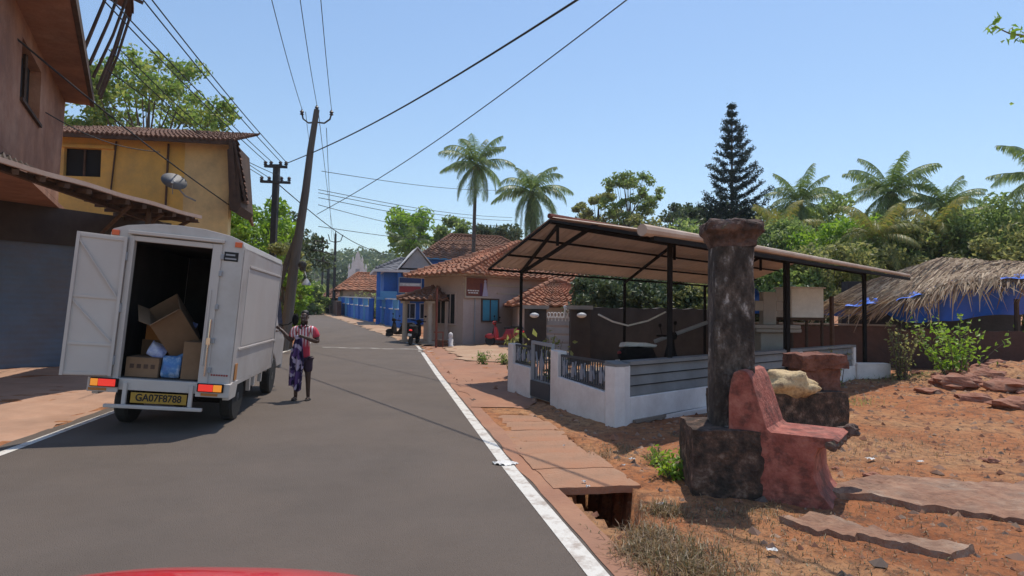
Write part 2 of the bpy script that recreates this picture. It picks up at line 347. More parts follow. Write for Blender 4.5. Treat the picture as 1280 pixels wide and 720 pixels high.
# ------------------------------------------------------------------ ground
def axis(*segs):
    out = []
    for a, b, st in segs:
        n = max(1, int(round((b-a)/st))); out += [a+(b-a)*i/n for i in range(n)]
    out.append(segs[-1][1]); return out
def build_ground():
    xs = axis((-400,-200,100), (-200,-60,14), (-60,-20,2.5), (-20,-8,.8), (-8,-1.6,.25), (-1.6,4.2,.06), (4.2,9,.1), (9,18,.25), (18,40,1.2), (40,200,14), (200,600,100))
    ys = axis((-30,0,3), (0,3.3,.25), (3.3,6.2,.055), (6.2,11.4,.09), (11.4,17,.2), (17,40,.8), (40,70,1.5), (70,160,6), (160,500,40))
    V = np.array([(x, y, gz(x, y)) for y in ys for x in xs]); nx = len(xs)
    # drain hole edge: keep steps; build faces
    Q = [(j*nx+i, j*nx+i+1, (j+1)*nx+i+1, (j+1)*nx+i) for j in range(len(ys)-1) for i in range(nx-1)]
    m = bpy.data.materials.new('laterite_ground'); m.use_nodes = True; nt = m.node_tree; N = nt.nodes; L = nt.links
    b = N['Principled BSDF']; b.inputs['Roughness'].default_value = .95; b.inputs['Specular IOR Level'].default_value = .2
    tc = N.new('ShaderNodeTexCoord'); src = tc.outputs['Object']
    def nz(s, d=8, r=.65):
        n = N.new('ShaderNodeTexNoise'); n.inputs['Scale'].default_value = s; n.inputs['Detail'].default_value = d; n.inputs['Roughness'].default_value = r; L.new(src, n.inputs['Vector']); return n.outputs['Fac']
    def ramp(f, els):
        c = N.new('ShaderNodeValToRGB'); L.new(f, c.inputs[0]); e = c.color_ramp.elements
        while len(e) < len(els): e.new(.5)
        for i, (p, col) in enumerate(els): e[i].position = p; e[i].color = (*col, 1)
        return c.outputs[0]
    def mix(f, a, c):
        x = N.new('ShaderNodeMix'); x.data_type = 'RGBA'; L.new(f, x.inputs[0]); L.new(a, x.inputs[6])
        if isinstance(c, tuple): x.inputs[7].default_value = (*c, 1)
        else: L.new(c, x.inputs[7])
        return x.outputs[2]
    base = ramp(nz(.9), [(.3, (.29,.10,.042)), (.5, (.42,.165,.070)), (.72, (.48,.255,.125))])
    sand = ramp(nz(2.5), [(.3, (.38,.20,.095)), (.7, (.52,.32,.17))])
    f = ramp(nz(.35), [(.45, (0,0,0)), (.62, (.85,.85,.85))])
    c = mix(f, base, sand)
    f2 = ramp(nz(9, 12, .8), [(.47, (0,0,0)), (.60, (.85,.85,.85))])
    c = mix(f2, c, (.13,.07,.045))
    f3 = ramp(nz(26, 4, .7), [(.60, (0,0,0)), (.70, (.7,.7,.7))])
    c = mix(f3, c, (.46,.31,.20))
    L.new(c, b.inputs['Base Color'])
    bp = N.new('ShaderNodeBump'); bp.inputs['Strength'].default_value = .9; bp.inputs['Distance'].default_value = .03; L.new(nz(18, 8, .75), bp.inputs['Height']); L.new(bp.outputs[0], b.inputs['Normal'])
    me = bpy.data.meshes.new('ground'); me.from_pydata(V.tolist(), [], Q); me.materials.append(m)
    me.polygons.foreach_set('use_smooth', [True]*len(me.polygons))
    o = bpy.data.objects.new('ground', me); COL.objects.link(o); tag(o, kind='structure'); return o
build_ground()
def strip(name, fa, fb, ys, mt, dz, n=6, kind='structure', jag=0):
    m = MB()
    def fn(u, v):
        y = ys[int(round(v*(len(ys)-1)))]; a = fa(y); b = fb(y); x = a+(b-a)*u
        if jag and u > .99: x += jag*noise.noise(V3((y*2.3, 1, 0)))+jag*.6*noise.noise(V3((y*9, 4, 0)))
        if jag and u < .01: x -= jag*noise.noise(V3((y*2.1, 7, 0)))
        return (x, y, rise(y)+dz)
    m.grid(fn, n, len(ys)-1); o = m.build(name, MT[mt]); 
    if kind: o['kind'] = kind
    return o
YS = axis((-3,3,1), (3,12,.15), (12,40,.5), (40,140,2))
strip('road', lambda y: leX(y)-.12, lambda y: reX(y)+.16, YS, 'asphalt', 0.0, 10, jag=.05)
# painted edge lines
sheet('dusty_verge', lambda y: reX(y)+.07, lambda y: reX(y)+.40, axis((-2,13,.12)), 'redmud', .0, .05, 6) if False else None
def line(name, f, w, ys, dz=.004):
    return strip(name, lambda y: f(y)-w/2, lambda y: f(y)+w/2, ys, 'paint', dz, 1)
line('road_edge_line', reX, .125, axis((-3,12,.3), (12,20.6,.4)))
line('road_edge_line', lambda y: reX(y)-.05, .11, [21.1, 21.5]); line('road_edge_line', lambda y: reX(y)+.02, .11, axis((22.2,27.5,.5)))
line('road_edge_line', lambda y: leX(y)+.10, .11, axis((-3,12,.3), (12,30,.5)))
# faint wavy road-edge paint crossing the carriageway
def cross(y0, amp, x0, x1, w):
    m = MB(); m.grid(lambda u, v: (x0+(x1-x0)*u, y0 - .12*(x0+(x1-x0)*u) + amp*math.sin(u*17)+ (v-.5)*w*(1+.4*math.sin(u*41)), rise(y0)+.006), 60, 1)
    o = m.build('crossing_line', MT['paint']); o['kind'] = 'structure'
cross(26.3, .22, -7.8, -3.9, .22); cross(21.8, .1, -7.2, -3.2, .13); cross(20.9, .05, -3.0, -1.2, .12)
# worn aprons beside the road
def patch(name, poly, mt, dz):
    m = MB(); m.add([(x, y, gz(x, y)+dz) for x, y in poly], [tuple(range(len(poly)))]); o = m.build(name, MT[mt]); o['kind'] = 'structure'; return o
def sheet(name, fa, fb, ys, mt, dz, jag=.12, n=14):
    m = MB()
    def fn(u, v):
        y = ys[int(round(v*(len(ys)-1)))]; a = fa(y); b = fb(y); x = a+(b-a)*u
        if u > .99: x += jag*noise.noise(V3((y*1.3, 1, 0)))*2
        if u < .01: x += jag*noise.noise(V3((y*1.7, 9, 0)))*2
        return (x, y, gz(x, y)+dz)
    m.grid(fn, n, len(ys)-1); o = m.build(name, MT[mt], smooth=True); o['kind'] = 'structure'; return o
sheet('dusty_verge', lambda y: reX(y)+.12, lambda y: reX(y)+.34, axis((-2,22,.12)), 'redmud', .0, .0, 6) if False else None
strip('dusty_verge', lambda y: reX(y)+.085+.05*noise.noise(V3((y*1.9,3,0))), lambda y: reX(y)+.27+.03*noise.noise(V3((y*1.3,5,0))), axis((-2,22,.1)), 'redmud', .005, 4)
sheet('shoulder', lambda y: leX(y)-7, lambda y: leX(y)-.05, axis((0,16,.3)), 'shoulder', .012)
sheet('lane', lambda y: reX(y)+.22, lambda y: reX(y)+2.3+.33*(y-13), axis((9.0,24,.3)), 'redmud', .012)
sheet('yard', lambda y: reX(y)+1.0+.0*y, lambda y: reX(y)+10, axis((17.0,25.5,.3)), 'sand', .035, .5)
sheet('verge', lambda y: reX(y)+.1, lambda y: reX(y)+1.7+.5*sm(30,36,y), axis((24.5,62,.5)), 'sand', .06, .3)
# ------------------------------------------------------------------ hills
def hill_h(x, y):
    h = 0
    t = sm(150, 240, y)
    h += t*(20 + 5*n2(x, y, .012) + 3*n2(x, y, .04, 2))*(1-.45*sm(-60, 40, x)) 
    h += sm(230, 330, y)*(34*sm(40, 190, x) + 14*sm(-90, -200, x))
    return h
m = MB(); m.grid(lambda u, v: (-360+900*u, 140+330*v, 3.0-1.2+hill_h(-360+900*u, 140+330*v)), 110, 40)
hill = m.build('hill', mat('hill_ground', [(.05,.06,.025), (.09,.085,.04)], .05, .95, 0), smooth=True); hill['kind'] = 'structure'
rng = np.random.default_rng(3)
def leafq(C, L, asp, rng, flat=0.0):
    n = len(C); a = rng.normal(size=(n, 3)); a[:, 2] *= (1-flat); a /= np.linalg.norm(a, axis=1)[:, None]
    b = np.cross(a, rng.normal(size=(n, 3))); b[:, 2] *= (1-flat); b /= np.linalg.norm(b, axis=1)[:, None]
    s = L*rng.uniform(.6, 1.3, size=(n, 1)); k = np.cross(a, b)*s*.12
    V = np.stack([C-a*s/2, C+b*s*asp/2+k, C+a*s/2, C-b*s*asp/2+k], 1).reshape(-1, 3)
    Q = np.arange(4*n).reshape(-1, 4); return V, Q
def clump_pts(cs, rs, n, rng, shell=.5):
    K = len(cs); d = rng.normal(size=(K, n, 3)); d /= np.linalg.norm(d, axis=2)[:, :, None]
    r = rng.uniform(0, 1, size=(K, n, 1))**shell
    return (np.array(cs)[:, None, :] + d*r*np.array(rs)[:, None, :]).reshape(-1, 3)
def woodland(name, n, yr, xr, mt, seed, rad=(2.2, 4.2), nl=46, ls=.95):
    rg = np.random.default_rng(seed); cs = []; rs = []
    for _ in range(n):
        x = rg.uniform(*xr); y = rg.uniform(*yr); r = rg.uniform(*rad); cs.append((x, y, 1.8+(hill_h(x, y) if y > 140 else rise(y)-1.8)+r*.55)); rs.append((r, r, r*.75))
    V, Q = leafq(clump_pts(cs, rs, nl, rg, .3), ls, .8, rg)
    o = np_build(name, V, Q, MT[mt] if mt in MT else LM[mt]); o['kind'] = 'stuff'
    tag(o, 'hazy green woodland covering the far hill', 'woodland'); return o
woodland('woodland', 1500, (150, 330), (-230, 90), 'far', 5, (2.6,4.8), 60, 1.3)
woodland('woodland', 350, (300, 460), (90, 380), 'far', 6, (4,7), 50, 2.2)['label'] = 'distant wooded ridge above the right-hand trees'
# ------------------------------------------------------------------ plants
def tree(name, label, base, crown_c, crown_r, K, n, ls, lm, seed, tr=.16, group=None, clr=.34, asp=.5, shell=.45, limbs=12, trunkmat='trunk', cat='tree', gap=0.0, dense_low=False):
    rg = np.random.default_rng(seed); base = V3(base); cc = V3(crown_c)
    t = thing(name, label, cat, base, group=group)
    cs = []; rs = []
    tries = 0
    while len(cs) < K and tries < 5000:
        tries += 1
        d = rg.normal(size=3); d /= np.linalg.norm(d); r = rg.uniform(.25, 1)**.5
        p = np.array(cc)+d*r*np.array(crown_r)*.92
        if gap and noise.noise(V3(p)*.55+V3((seed,0,0))) < -gap*0: pass
        q = min(crown_r)*clr*rg.uniform(.6, 1.25)
        if any(np.linalg.norm((p-c)) < q*.75 for c in cs): continue
        cs.append(p); rs.append((q*1.15, q*1.15, q*.8))
    m = MB(); rnd = random.Random(seed)
    top = V3((cc.x, cc.y, cc.z-crown_r[2]*.25)); mid = base.lerp(top, .55)+V3((rnd.uniform(-.15,.15), rnd.uniform(-.15,.15), 0))*crown_r[0]*.4
    m.tube([base-V3((0,0,.15)), base.lerp(mid, .5)+V3((rnd.uniform(-.05,.05),0,0)), mid, top, top+V3((0,0,crown_r[2]*.6))], [tr*1.25, tr, tr*.8, tr*.5, tr*.12], 8)
    for i in range(min(limbs, len(cs))):
        c = V3(cs[i]); s = mid.lerp(top, rnd.random()*.95); h = s.lerp(c, .5)+V3((0,0,-.06*(c-s).length))
        m.tube([s, h, c], [tr*.38, tr*.22, tr*.06], 6)
    m.build('trunk', MT[trunkmat], t)
    V, Q = leafq(clump_pts(cs, rs, n, rg, shell), ls, asp, rg)
    np_build('crown', V, Q, LM[lm], t)
    return t
def frond(az, el, L, rg, c, nl, VV, QQ, droop=1.0, lw=.030, ll=.31, curl=0):
    d = np.array([math.cos(az), math.sin(az)]); p = np.array(c, float); e = el; N = 14; pts = [p.copy()]
    for i in range(N):
        p = p + L/N*np.array([d[0]*math.cos(e), d[1]*math.cos(e), math.sin(e)]); e -= droop*(1.7/N)*(0.5+i/N); e = max(e, -1.5); pts.append(p.copy())
    pts = np.array(pts); side = np.array([-d[1], d[0], 0])
    w0 = L*.011
    for i in range(N):   # rachis
        n = len(VV); a, b = pts[i], pts[i+1]; w = w0*(1-i/N*.8); VV += [a-side*w, a+side*w, b+side*w*.9, b-side*w*.9]; QQ.append((n, n+1, n+2, n+3))
        n = len(VV); z = np.array([0,0,w*1.5]); VV += [a-z, a+z, b+z*.9, b-z*.9]; QQ.append((n, n+1, n+2, n+3))
    for k in range(nl):
        t = .12+.88*k/nl; f = t*N; i = min(int(f), N-1); q = pts[i]+(pts[i+1]-pts[i])*(f-i); tg = pts[i+1]-pts[i]; tg /= np.linalg.norm(tg)
        l = L*ll*.85*math.sin(math.pi*(.12+.83*t))**.7*rg.uniform(.8, 1.1)
        for s in (-1, 1):
            dn = rg.uniform(.4, 1.7)
            v = side*s*.8 + tg*.55 + np.array([0,0,-dn*(.5+.5*t)]); v /= np.linalg.norm(v)
            v2 = v+np.array([0,0,-.55]); v2 /= np.linalg.norm(v2); w = tg*L*lw*.5*rg.uniform(.6, 1.1)
            mq = q+v*l*.5; e2 = mq+v2*l*.5; n = len(VV)
            VV += [q-w*.5, q+w*.5, mq+w*.55, mq-w*.55, e2+w*.08, e2-w*.08]; QQ += [(n, n+1, n+2, n+3), (n+3, n+2, n+4, n+5)]
def palm(label, base, top, L, seed, lm='palm', nf=24, tr=.16, group=None, lo=-1.0, droop=.85, nl=58, thing_name='palm_tree'):
    rg = np.random.default_rng(seed); base = V3(base); top = V3(top)
    t = thing(thing_name, label, 'palm tree', base, group=group)
    m = MB(); pts = []; rs = []
    for i in range(13):
        u = i/12; p = base.lerp(top, u); p.x += (top.x-base.x)*.25*math.sin(u*math.pi)*-1; pts.append(p - (V3((0,0,.2)) if i == 0 else V3())); rs.append(tr*(1.3-.6*u**.5)*(1+.04*(i%2)))
    m.tube(pts, rs, 10); m.build('trunk', MT['palmtrunk'], t)
    VV = []; QQ = []
    for i in range(nf):
        u = i/nf; el = 1.40+(lo-1.40)*u+rg.uniform(-.25, .25); az = i*2.399+rg.uniform(-.2, .2)
        frond(az, el, L*rg.uniform(.85, 1.08), rg, np.array(top), nl, VV, QQ, droop*rg.uniform(.55, 1.25))
    np_build('crown', np.array(VV), np.array(QQ), LM[lm], t)
    # coconuts and old sheaths
    m = MB(); rnd = random.Random(seed)
    for i in range(7):
        a = rnd.random()*6.28; m.ball(top+V3((math.cos(a)*.2, math.sin(a)*.2, -.18-.15*rnd.random())), (.11,.11,.14), 8, 6)
    m.build('coconut_bunch', LM['olive'], t)
    return t
def conifer(label, base, H, Rm, seed):
    rg = np.random.default_rng(seed); base = V3(base); t = thing('norfolk_pine', label, 'pine tree', base)
    m = MB(); m.tube([base-V3((0,0,.2)), base+V3((0,0,H*.5)), base+V3((0,0,H))], [.17,.11,.02], 8)
    C = []; 
    for w in range(17):
        u = w/16; z = H*(.40+.59*u); r = Rm*(1.0-u)**.8*rg.uniform(.85, 1.1)+.10; nb = 7 if u < .5 else 5; a0 = rg.uniform(0, 6.28)
        for b in range(nb):
            if rg.random() < .10: continue
            a = a0+b*6.283/nb+rg.uniform(-.2, .2); rr = r*rg.uniform(.62, 1.15); ps = []
            for i in range(6):
                v = i/5; ps.append(base+V3((math.cos(a)*rr*v, math.sin(a)*rr*v, z+rr*(.10*v+.38*v*v))))
            m.tube(ps, [.03,.025,.02,.016,.012,.006], 4)
            for v in np.linspace(.25, 1.0, int(8+rr*12)):
                i = min(int(v*5), 4); p = ps[i].lerp(ps[i+1], v*5-i)
                for _ in range(9): C.append(np.array(p)+rg.normal(size=3)*np.array([.10,.10,.07]))
    m.build('trunk', MT['trunk'], t); V, Q = leafq(np.array(C), .20, .28, rg); np_build('crown', V, Q, LM['pine'], t); return t
def weed(label, base, h, spread, ns, ls, lm, seed, group=None, name='weed_plant', cat='plant', lean=(0,0), nl=16):
    rnd = random.Random(seed); rg = np.random.default_rng(seed); base = V3(base); t = thing(name, label, cat, base, group=group)
    m = MB(); C = []
    for i in range(ns):
        a = rnd.random()*6.283; s = spread*rnd.random()**.6; hh = h*rnd.uniform(.55, 1.05); ps = []
        for k in range(6):
            u = k/5; ps.append(base+V3((math.cos(a)*s*(.15+.85*u**1.3)+lean[0]*u*hh, math.sin(a)*s*(.15+.85*u**1.3)+lean[1]*u*hh, hh*(u-.12*u*u)-.03)))
        m.tube(ps, [.012*h**.5*(1-.8*k/5) for k in range(6)], 4)
        for k in range(nl):
            u = .12+.88*rnd.random(); j = min(int(u*5), 4); p = ps[j].lerp(ps[j+1], u*5-j)
            C.append(np.array(p)+rg.normal(size=3)*ls*.55)
    m.build('stem', MT['trunk'], t); V, Q = leafq(np.array(C), ls, .5, rg, .2); np_build('foliage', V, Q, LM[lm], t); return t
def gb(px, py_z=None): pass
# ================================================================== box truck
tf = dict(loc=V3((-4.11, 6.95, 0)), a=.212, r=.074)
tx = tf['loc']
TM = frame(tx, tf['a'], tf['r']) @ Matrix.Diagonal((.87,1,1,1))
truck = thing('box_truck', 'white box truck parked on the left shoulder with its rear door open and boxes inside', 'truck', tx, (0, tf['r'], tf['a']))
W2 = .83; RT_ = 2.34; FL = .60; LB = 2.75
def tm(): return MB(TM)
# cargo box (hollow): walls
m = tm()
m.box(-W2,-W2+.03, 0,LB, FL,RT_-.1)
m.box(W2-.03,W2, 0,LB, FL,RT_-.1)
m.box(-W2+.03,W2-.03, LB-.03,LB, FL,RT_-.05)
m.box(-W2,W2, .0,LB, FL-.06,FL)
prof = [(-W2,RT_-.1),(-W2+.02,RT_-.03),(-W2+.18,RT_+.025),(-.3,RT_+.075),(0,RT_+.085),(.3,RT_+.075),(W2-.18,RT_+.025),(W2-.02,RT_-.03),(W2,RT_-.1)]
low = [(x, z-.035) for x, z in prof[::-1]]
m.prism([(x, 0, z) for x, z in prof+low], (0, LB, 0))
box = m.build('cargo_box', MT['truck'], truck, bevel=.008)
# rear face: margins around the opening, header
m = tm()
OX0, OX1, OZ1 = -.53, .44, 2.19
m.box(-W2,OX0-.05, -.012,.03, FL,RT_-.09)
m.box(OX1+.1,W2, -.012,.03, FL,RT_-.09)
m.prism([(-W2,-.012,RT_-.09)]+[(x, -.012, z-.005) for x, z in prof[1:-1]]+[(W2,-.012,RT_-.09),(OX1+.1,-.012,RT_-.09),(OX1+.1,-.012,OZ1+.07),(OX0-.05,-.012,OZ1+.07),(OX0-.05,-.012,RT_-.09)], (0,.04,0))
m.build('rear_panel', MT['truck'], truck)
m = tm()
m.box(OX0-.07,OX0, -.03,.05, FL-.02,OZ1+.06); m.box(OX1,OX1+.12, -.035,.05, FL-.02,OZ1+.06); m.box(OX0,OX1, -.03,.05, OZ1,OZ1+.06)
m.box(OX0-.08,OX1+.14, -.06,.05, OZ1+.075,OZ1+.115)
m.box(OX1+.025,OX1+.05, -.05,-.034, .8,1.7)
m.build('door_frame', MT['truckdoor'], truck, bevel=.006)
m = tm(); m.tube([(OX1+.085,-.055,.68),(OX1+.085,-.055,1.35)], .012, 6); m.box(OX1+.06,OX1+.11,-.07,-.05, 1.05,1.13); m.build('door_latch', MT['chrome'], truck)
# side ribs and panel
m = tm()
m.box(W2,W2+.018, .42,LB-.08, 2.02,2.05); m.box(W2,W2+.018, .25,LB-.08, .98,1.01); m.box(W2,W2+.012, .02,.06, FL,RT_-.12); m.box(W2,W2+.012, LB-.06,LB-.02, FL,RT_-.12)
m.box(W2-.002,W2+.006, .36,LB-.12, 1.03,2.0)
m.build('side_trim', MT['truckdoor'], truck, bevel=.004)
for zz in (.75,1.1,1.5,1.9,2.1):
    m = tm(); m.box(OX1+.11,OX1+.15, -.045,-.012, zz-.03,zz+.03); m.build('hinge', MT['grey'], truck, bevel=.004)
m = tm(); m.box(-W2-.018,-W2, .3,LB-.08, 2.02,2.05); m.box(-W2-.018,-W2, .3,LB-.08, .98,1.01); m.build('side_trim', MT['truckdoor'], truck)
# interior lining, near-black brown on all inner faces
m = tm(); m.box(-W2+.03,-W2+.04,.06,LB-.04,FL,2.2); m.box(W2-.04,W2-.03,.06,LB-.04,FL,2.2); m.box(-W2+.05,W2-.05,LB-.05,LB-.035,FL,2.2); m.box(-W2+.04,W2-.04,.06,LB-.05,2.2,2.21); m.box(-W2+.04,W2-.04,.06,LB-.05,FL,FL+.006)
m.build('interior_lining', mat('dark_lining', [(.035,.028,.024),(.06,.05,.042)], 3, .9, .1), truck)
# open left door, swung out; hinged at x=-.6
hx, hy = OX0-.075, -.045
da = R(180+16)
DM = TM @ Matrix.Translation((hx, hy, 0)) @ Matrix.Rotation(da, 4, 'Z')
m = MB(DM); dw = .54; m.box(0,dw,-.012,.012, FL+.02,OZ1+.03); door = m.build('rear_door', MT['truckdoor'], truck, bevel=.004)
W[door] = W[truck]
m = MB(DM)
for z in (.62, .95, 1.48, 2.16): m.box(.0,dw,.012,.024, z+.01,z+.04)
m.box(0,.035,.012,.036, FL+.02,OZ1+.03); m.box(dw-.035,dw,.012,.036, FL+.02,OZ1+.03)
m.bar((.04,.025,1.52),(dw-.04,.025,2.12),.02,.012); m.bar((.04,.018,1.0),(dw-.04,.018,1.45),.02,.012)
m.build('door_brace', MT['truckdoor'], door)
for z in (.8,1.4,2.0): m = MB(DM); m.tube([(0,0,z-.05),(0,0,z+.05)], .022, 8); m.build('hinge', MT['grey'], door)
# right leaf folded against the side edge
# roof corner reflectors
for x, zz in ((-W2+.06,RT_-.075),(W2-.07,RT_-.075)):
    m = tm(); m.box(x-.045,x+.045, -.03,-.012, zz-.03,zz+.03); m.build('reflector', MT['orangeref'], truck, bevel=.004)
# sticker
m = tm(); m.box(OX1+.15,W2-.06,-.017,-.0125, 2.06,2.17); st = m.build('sticker', MT['ink'], truck)
m = tm(); m.box(OX1+.17,W2-.10,-.020,-.0172, 2.125,2.145); m.box(OX1+.165,W2-.08,-.020,-.0172, 2.08,2.098); m.build('lettering', MT['grey'], st)
m = tm(); 
for i in range(7): m.box(OX1+.15+i*.032,OX1+.172+i*.032,-.016,-.0125, .685,.705)
m.build('red_lettering', MT['inkred'], truck)
# chassis
m = tm()
m.box(-.86,.86, -.05,.06, .47,.60)
m.box(-.86,-.50,-.075,-.05,.44,.60); m.box(.44,.86,-.075,-.05,.44,.60)
m.box(-.44,-.39,-.08,-.04,.28,.56); m.box(.36,.41,-.08,-.04,.28,.56)
m.build('tail_frame', MT['truckdoor'], truck, bevel=.006)
m = tm(); m.box(-.62,.56,-.14,-.09,.275,.315); m.build('bumper_bar', MT['truckdoor'], truck, bevel=.008)
m = tm(); m.box(-.40,-.34,.2,4.2,.38,.50); m.box(.34,.40,.2,4.2,.38,.50); m.box(-.34,.34,.3,.4,.4,.5); m.box(-.34,.34,1.9,2.0,.4,.5); m.box(-.25,.25,1.1,1.8,.3,.46); m.tube([(-.6,.72,.30),(.6,.72,.30)], .05, 10); m.ball((0,.72,.30), .13); m.box(.42,.7,1.35,1.95,.28,.5)
for x in (-.55,-.35,-.1,.2): m.box(x,x+.08,-.045,-.02,.49,.53)
m.build('chassis', MT['black'], truck)
m = tm(); m.box(-.34,.34,-.065,-.05,.33,.45); pl = m.build('number_plate', MT['plate'], truck, bevel=.004)
text('plate_lettering', 'GA07F8788', .115, TM @ Matrix.Translation((.0,-.068,.392)) @ Matrix.Rotation(R(90),4,'X'), MT['ink'], pl, .001, .002)
for s, x0 in ((-1,-.82),(1,.46)):
    m = tm(); m.box(x0,x0+.33,-.10,-.075,.50,.60); hl = m.build('tail_light', MT['black'], truck, bevel=.005)
    m = tm(); 
    if s < 0: m.box(x0+.10,x0+.30,-.112,-.1,.51,.59)
    else: m.box(x0+.02,x0+.20,-.112,-.1,.51,.59)
    m.build('red_lens', MT['redlamp'], hl, bevel=.004)
    m = tm(); 
    if s < 0: m.box(x0+.01,x0+.095,-.112,-.1,.51,.59)
    else: m.box(x0+.205,x0+.31,-.112,-.1,.51,.59)
    m.build('amber_lens', MT['amberlamp'], hl, bevel=.004)
for x in (-.75,.6): 
    m = tm(); m.box(x-.09,x+.12,-.082,-.076,.455,.485); m.build('side_reflector', MT['card2'], truck)
# rear skirt / mudguards
for s in (-1, 1):
    x = s*.80
    m = tm(); m.prism([(x-.04,.02,.60),(x-.04,.02,.40),(x-.04,.35,.40),(x-.04,.42,.60)], (.08,0,0))
    m.build('mudguard', MT['truckdoor'], truck, bevel=.004); m = tm(); m.prism([(x-.03,1.12,.60),(x-.03,1.2,.36),(x-.03,1.25,.36),(x-.03,1.2,.60)], (.06,0,0))
    m.build('mudguard', MT['truckdoor'], truck, bevel=.004)
    for y_ in (1.45,1.95): m = tm(); m.box(x-.03,x+.03,y_,y_+.05,.4,.6); m.build('side_bracket', MT['truckdoor'], truck)
m = tm(); m.box(.835,.842,.18,.30,.62,.82); m.build('side_marker', MT['card2'], truck)
# wheels
def wheel(x, y, parent, r=.30, w=.17):
    z = r + x*.87*math.sin(tf['r'])
    m = tm(); m.lathe([(r*.62,-w/2),(r*.93,-w/2),(r,-w/2+.03),(r,w/2-.03),(r*.93,w/2),(r*.62,w/2)], (x,y,z), 28, ax='x'); wh = m.build('wheel', MT['rubber'], parent, smooth=False)
    m = tm(); s = 1 if x > 0 else -1
    m.lathe([(r*.62,-w*.4),(r*.62,w*.42),(r*.5,w*.30),(r*.22,w*.34),(r*.2,w*.5),(.01,w*.5)] if s > 0 else [(.01,-w*.5),(r*.2,-w*.5),(r*.22,-w*.34),(r*.5,-w*.30),(r*.62,-w*.42),(r*.62,w*.4)], (x,y,z), 20, ax='x'); m.build('rim', MT['rim'], wh)
for x in (-.66,.70): wheel(x,.72,truck); wheel(x*.98,3.25,truck)
# cab
def cabsec(y, zt, zb, wt, wb): return [(-wb,y,zb),(-wb-.01,y,zb+.5),(-wt,y,zt-.05),(-wt+.1,y,zt),(wt-.1,y,zt),(wt,y,zt-.05),(wb+.01,y,zb+.5),(wb,y,zb)]
m = tm()
def cab_zb(y): return .45 if (y < 2.92 or y > 3.6) else .45+.27*math.sin(math.pi*(y-2.92)/.68)**.5
secs = []
for y, zt, wt in ((2.80,1.86,.66),(2.95,1.88,.67),(3.1,1.88,.67),(3.3,1.87,.66),(3.5,1.84,.65),(3.75,1.72,.65),(3.95,1.45,.68),(4.1,1.16,.71),(4.2,1.05,.71),(4.26,.95,.69)):
    secs.append(cabsec(y, zt, cab_zb(y), wt, .74))
vs = [p for s in secs for p in s]; fs = []
for i in range(len(secs)-1):
    for k in range(8): fs.append((i*8+k, i*8+(k+1)%8, (i+1)*8+(k+1)%8, (i+1)*8+k))
fs.append(tuple(range(7,-1,-1))); n = (len(secs)-1)*8; fs.append(tuple(n+k for k in range(8)))
m.add(vs, fs); cabo = m.build('cab', MT['truck'], truck, smooth=False, bevel=.02)
for s in (-1, 1):
    m = tm()
    pts = [(2.98,1.10),(3.98,1.10),(3.62,1.74),(2.98,1.78)]
    def sx(z): return s*(.752+(.665-.752)*max(0,(z-.97))/(1.83-.97)+.006)
    q = [(sx(z), y, z) for y, z in pts]; m.prism(q if s > 0 else q[::-1], (s*.006,0,0)); wn = m.build('side_window', MT['glass'], cabo)
    m = tm(); m.box(s*.765-.008,s*.765+.008, 3.0,3.14,.92,.95); m.build('door_handle', MT['black'], cabo)
    m = tm(); c = V3((s*.98,3.95,1.32)); m.tube([(s*.72,3.9,1.2),(s*.85,3.95,1.22),c], .012, 6); mir = m.build('wing_mirror', MT['black'], truck)
    m = tm(); m.ball(c, (.07,.045,.11), 10, 8); m.build('mirror_housing', MT['black'], mir); 
m = tm(); m.prism([(-.58,3.80,1.69),(.58,3.80,1.69),(.63,4.09,1.20),(-.63,4.09,1.20)], (0,.025,.012)); m.build('windscreen', MT['glass'], cabo)
m = tm(); m.box(-.74,.74,4.2,4.32,.38,.62); m.build('front_bumper', MT['grey'], truck, bevel=.02)
for s in (-1,1):
    m = tm(); m.ball((s*.55,4.26,.82),(.13,.06,.09),12,8); m.build('headlight', MT['chrome'], truck, smooth=True)
# fuel cap / small door mark on cab side
m = tm(); m.lathe([(.035,0),(.035,.012),(.01,.016)], (.757,3.02,.80), 12, ax='x'); m.build('fuel_cap', MT['black'], cabo)
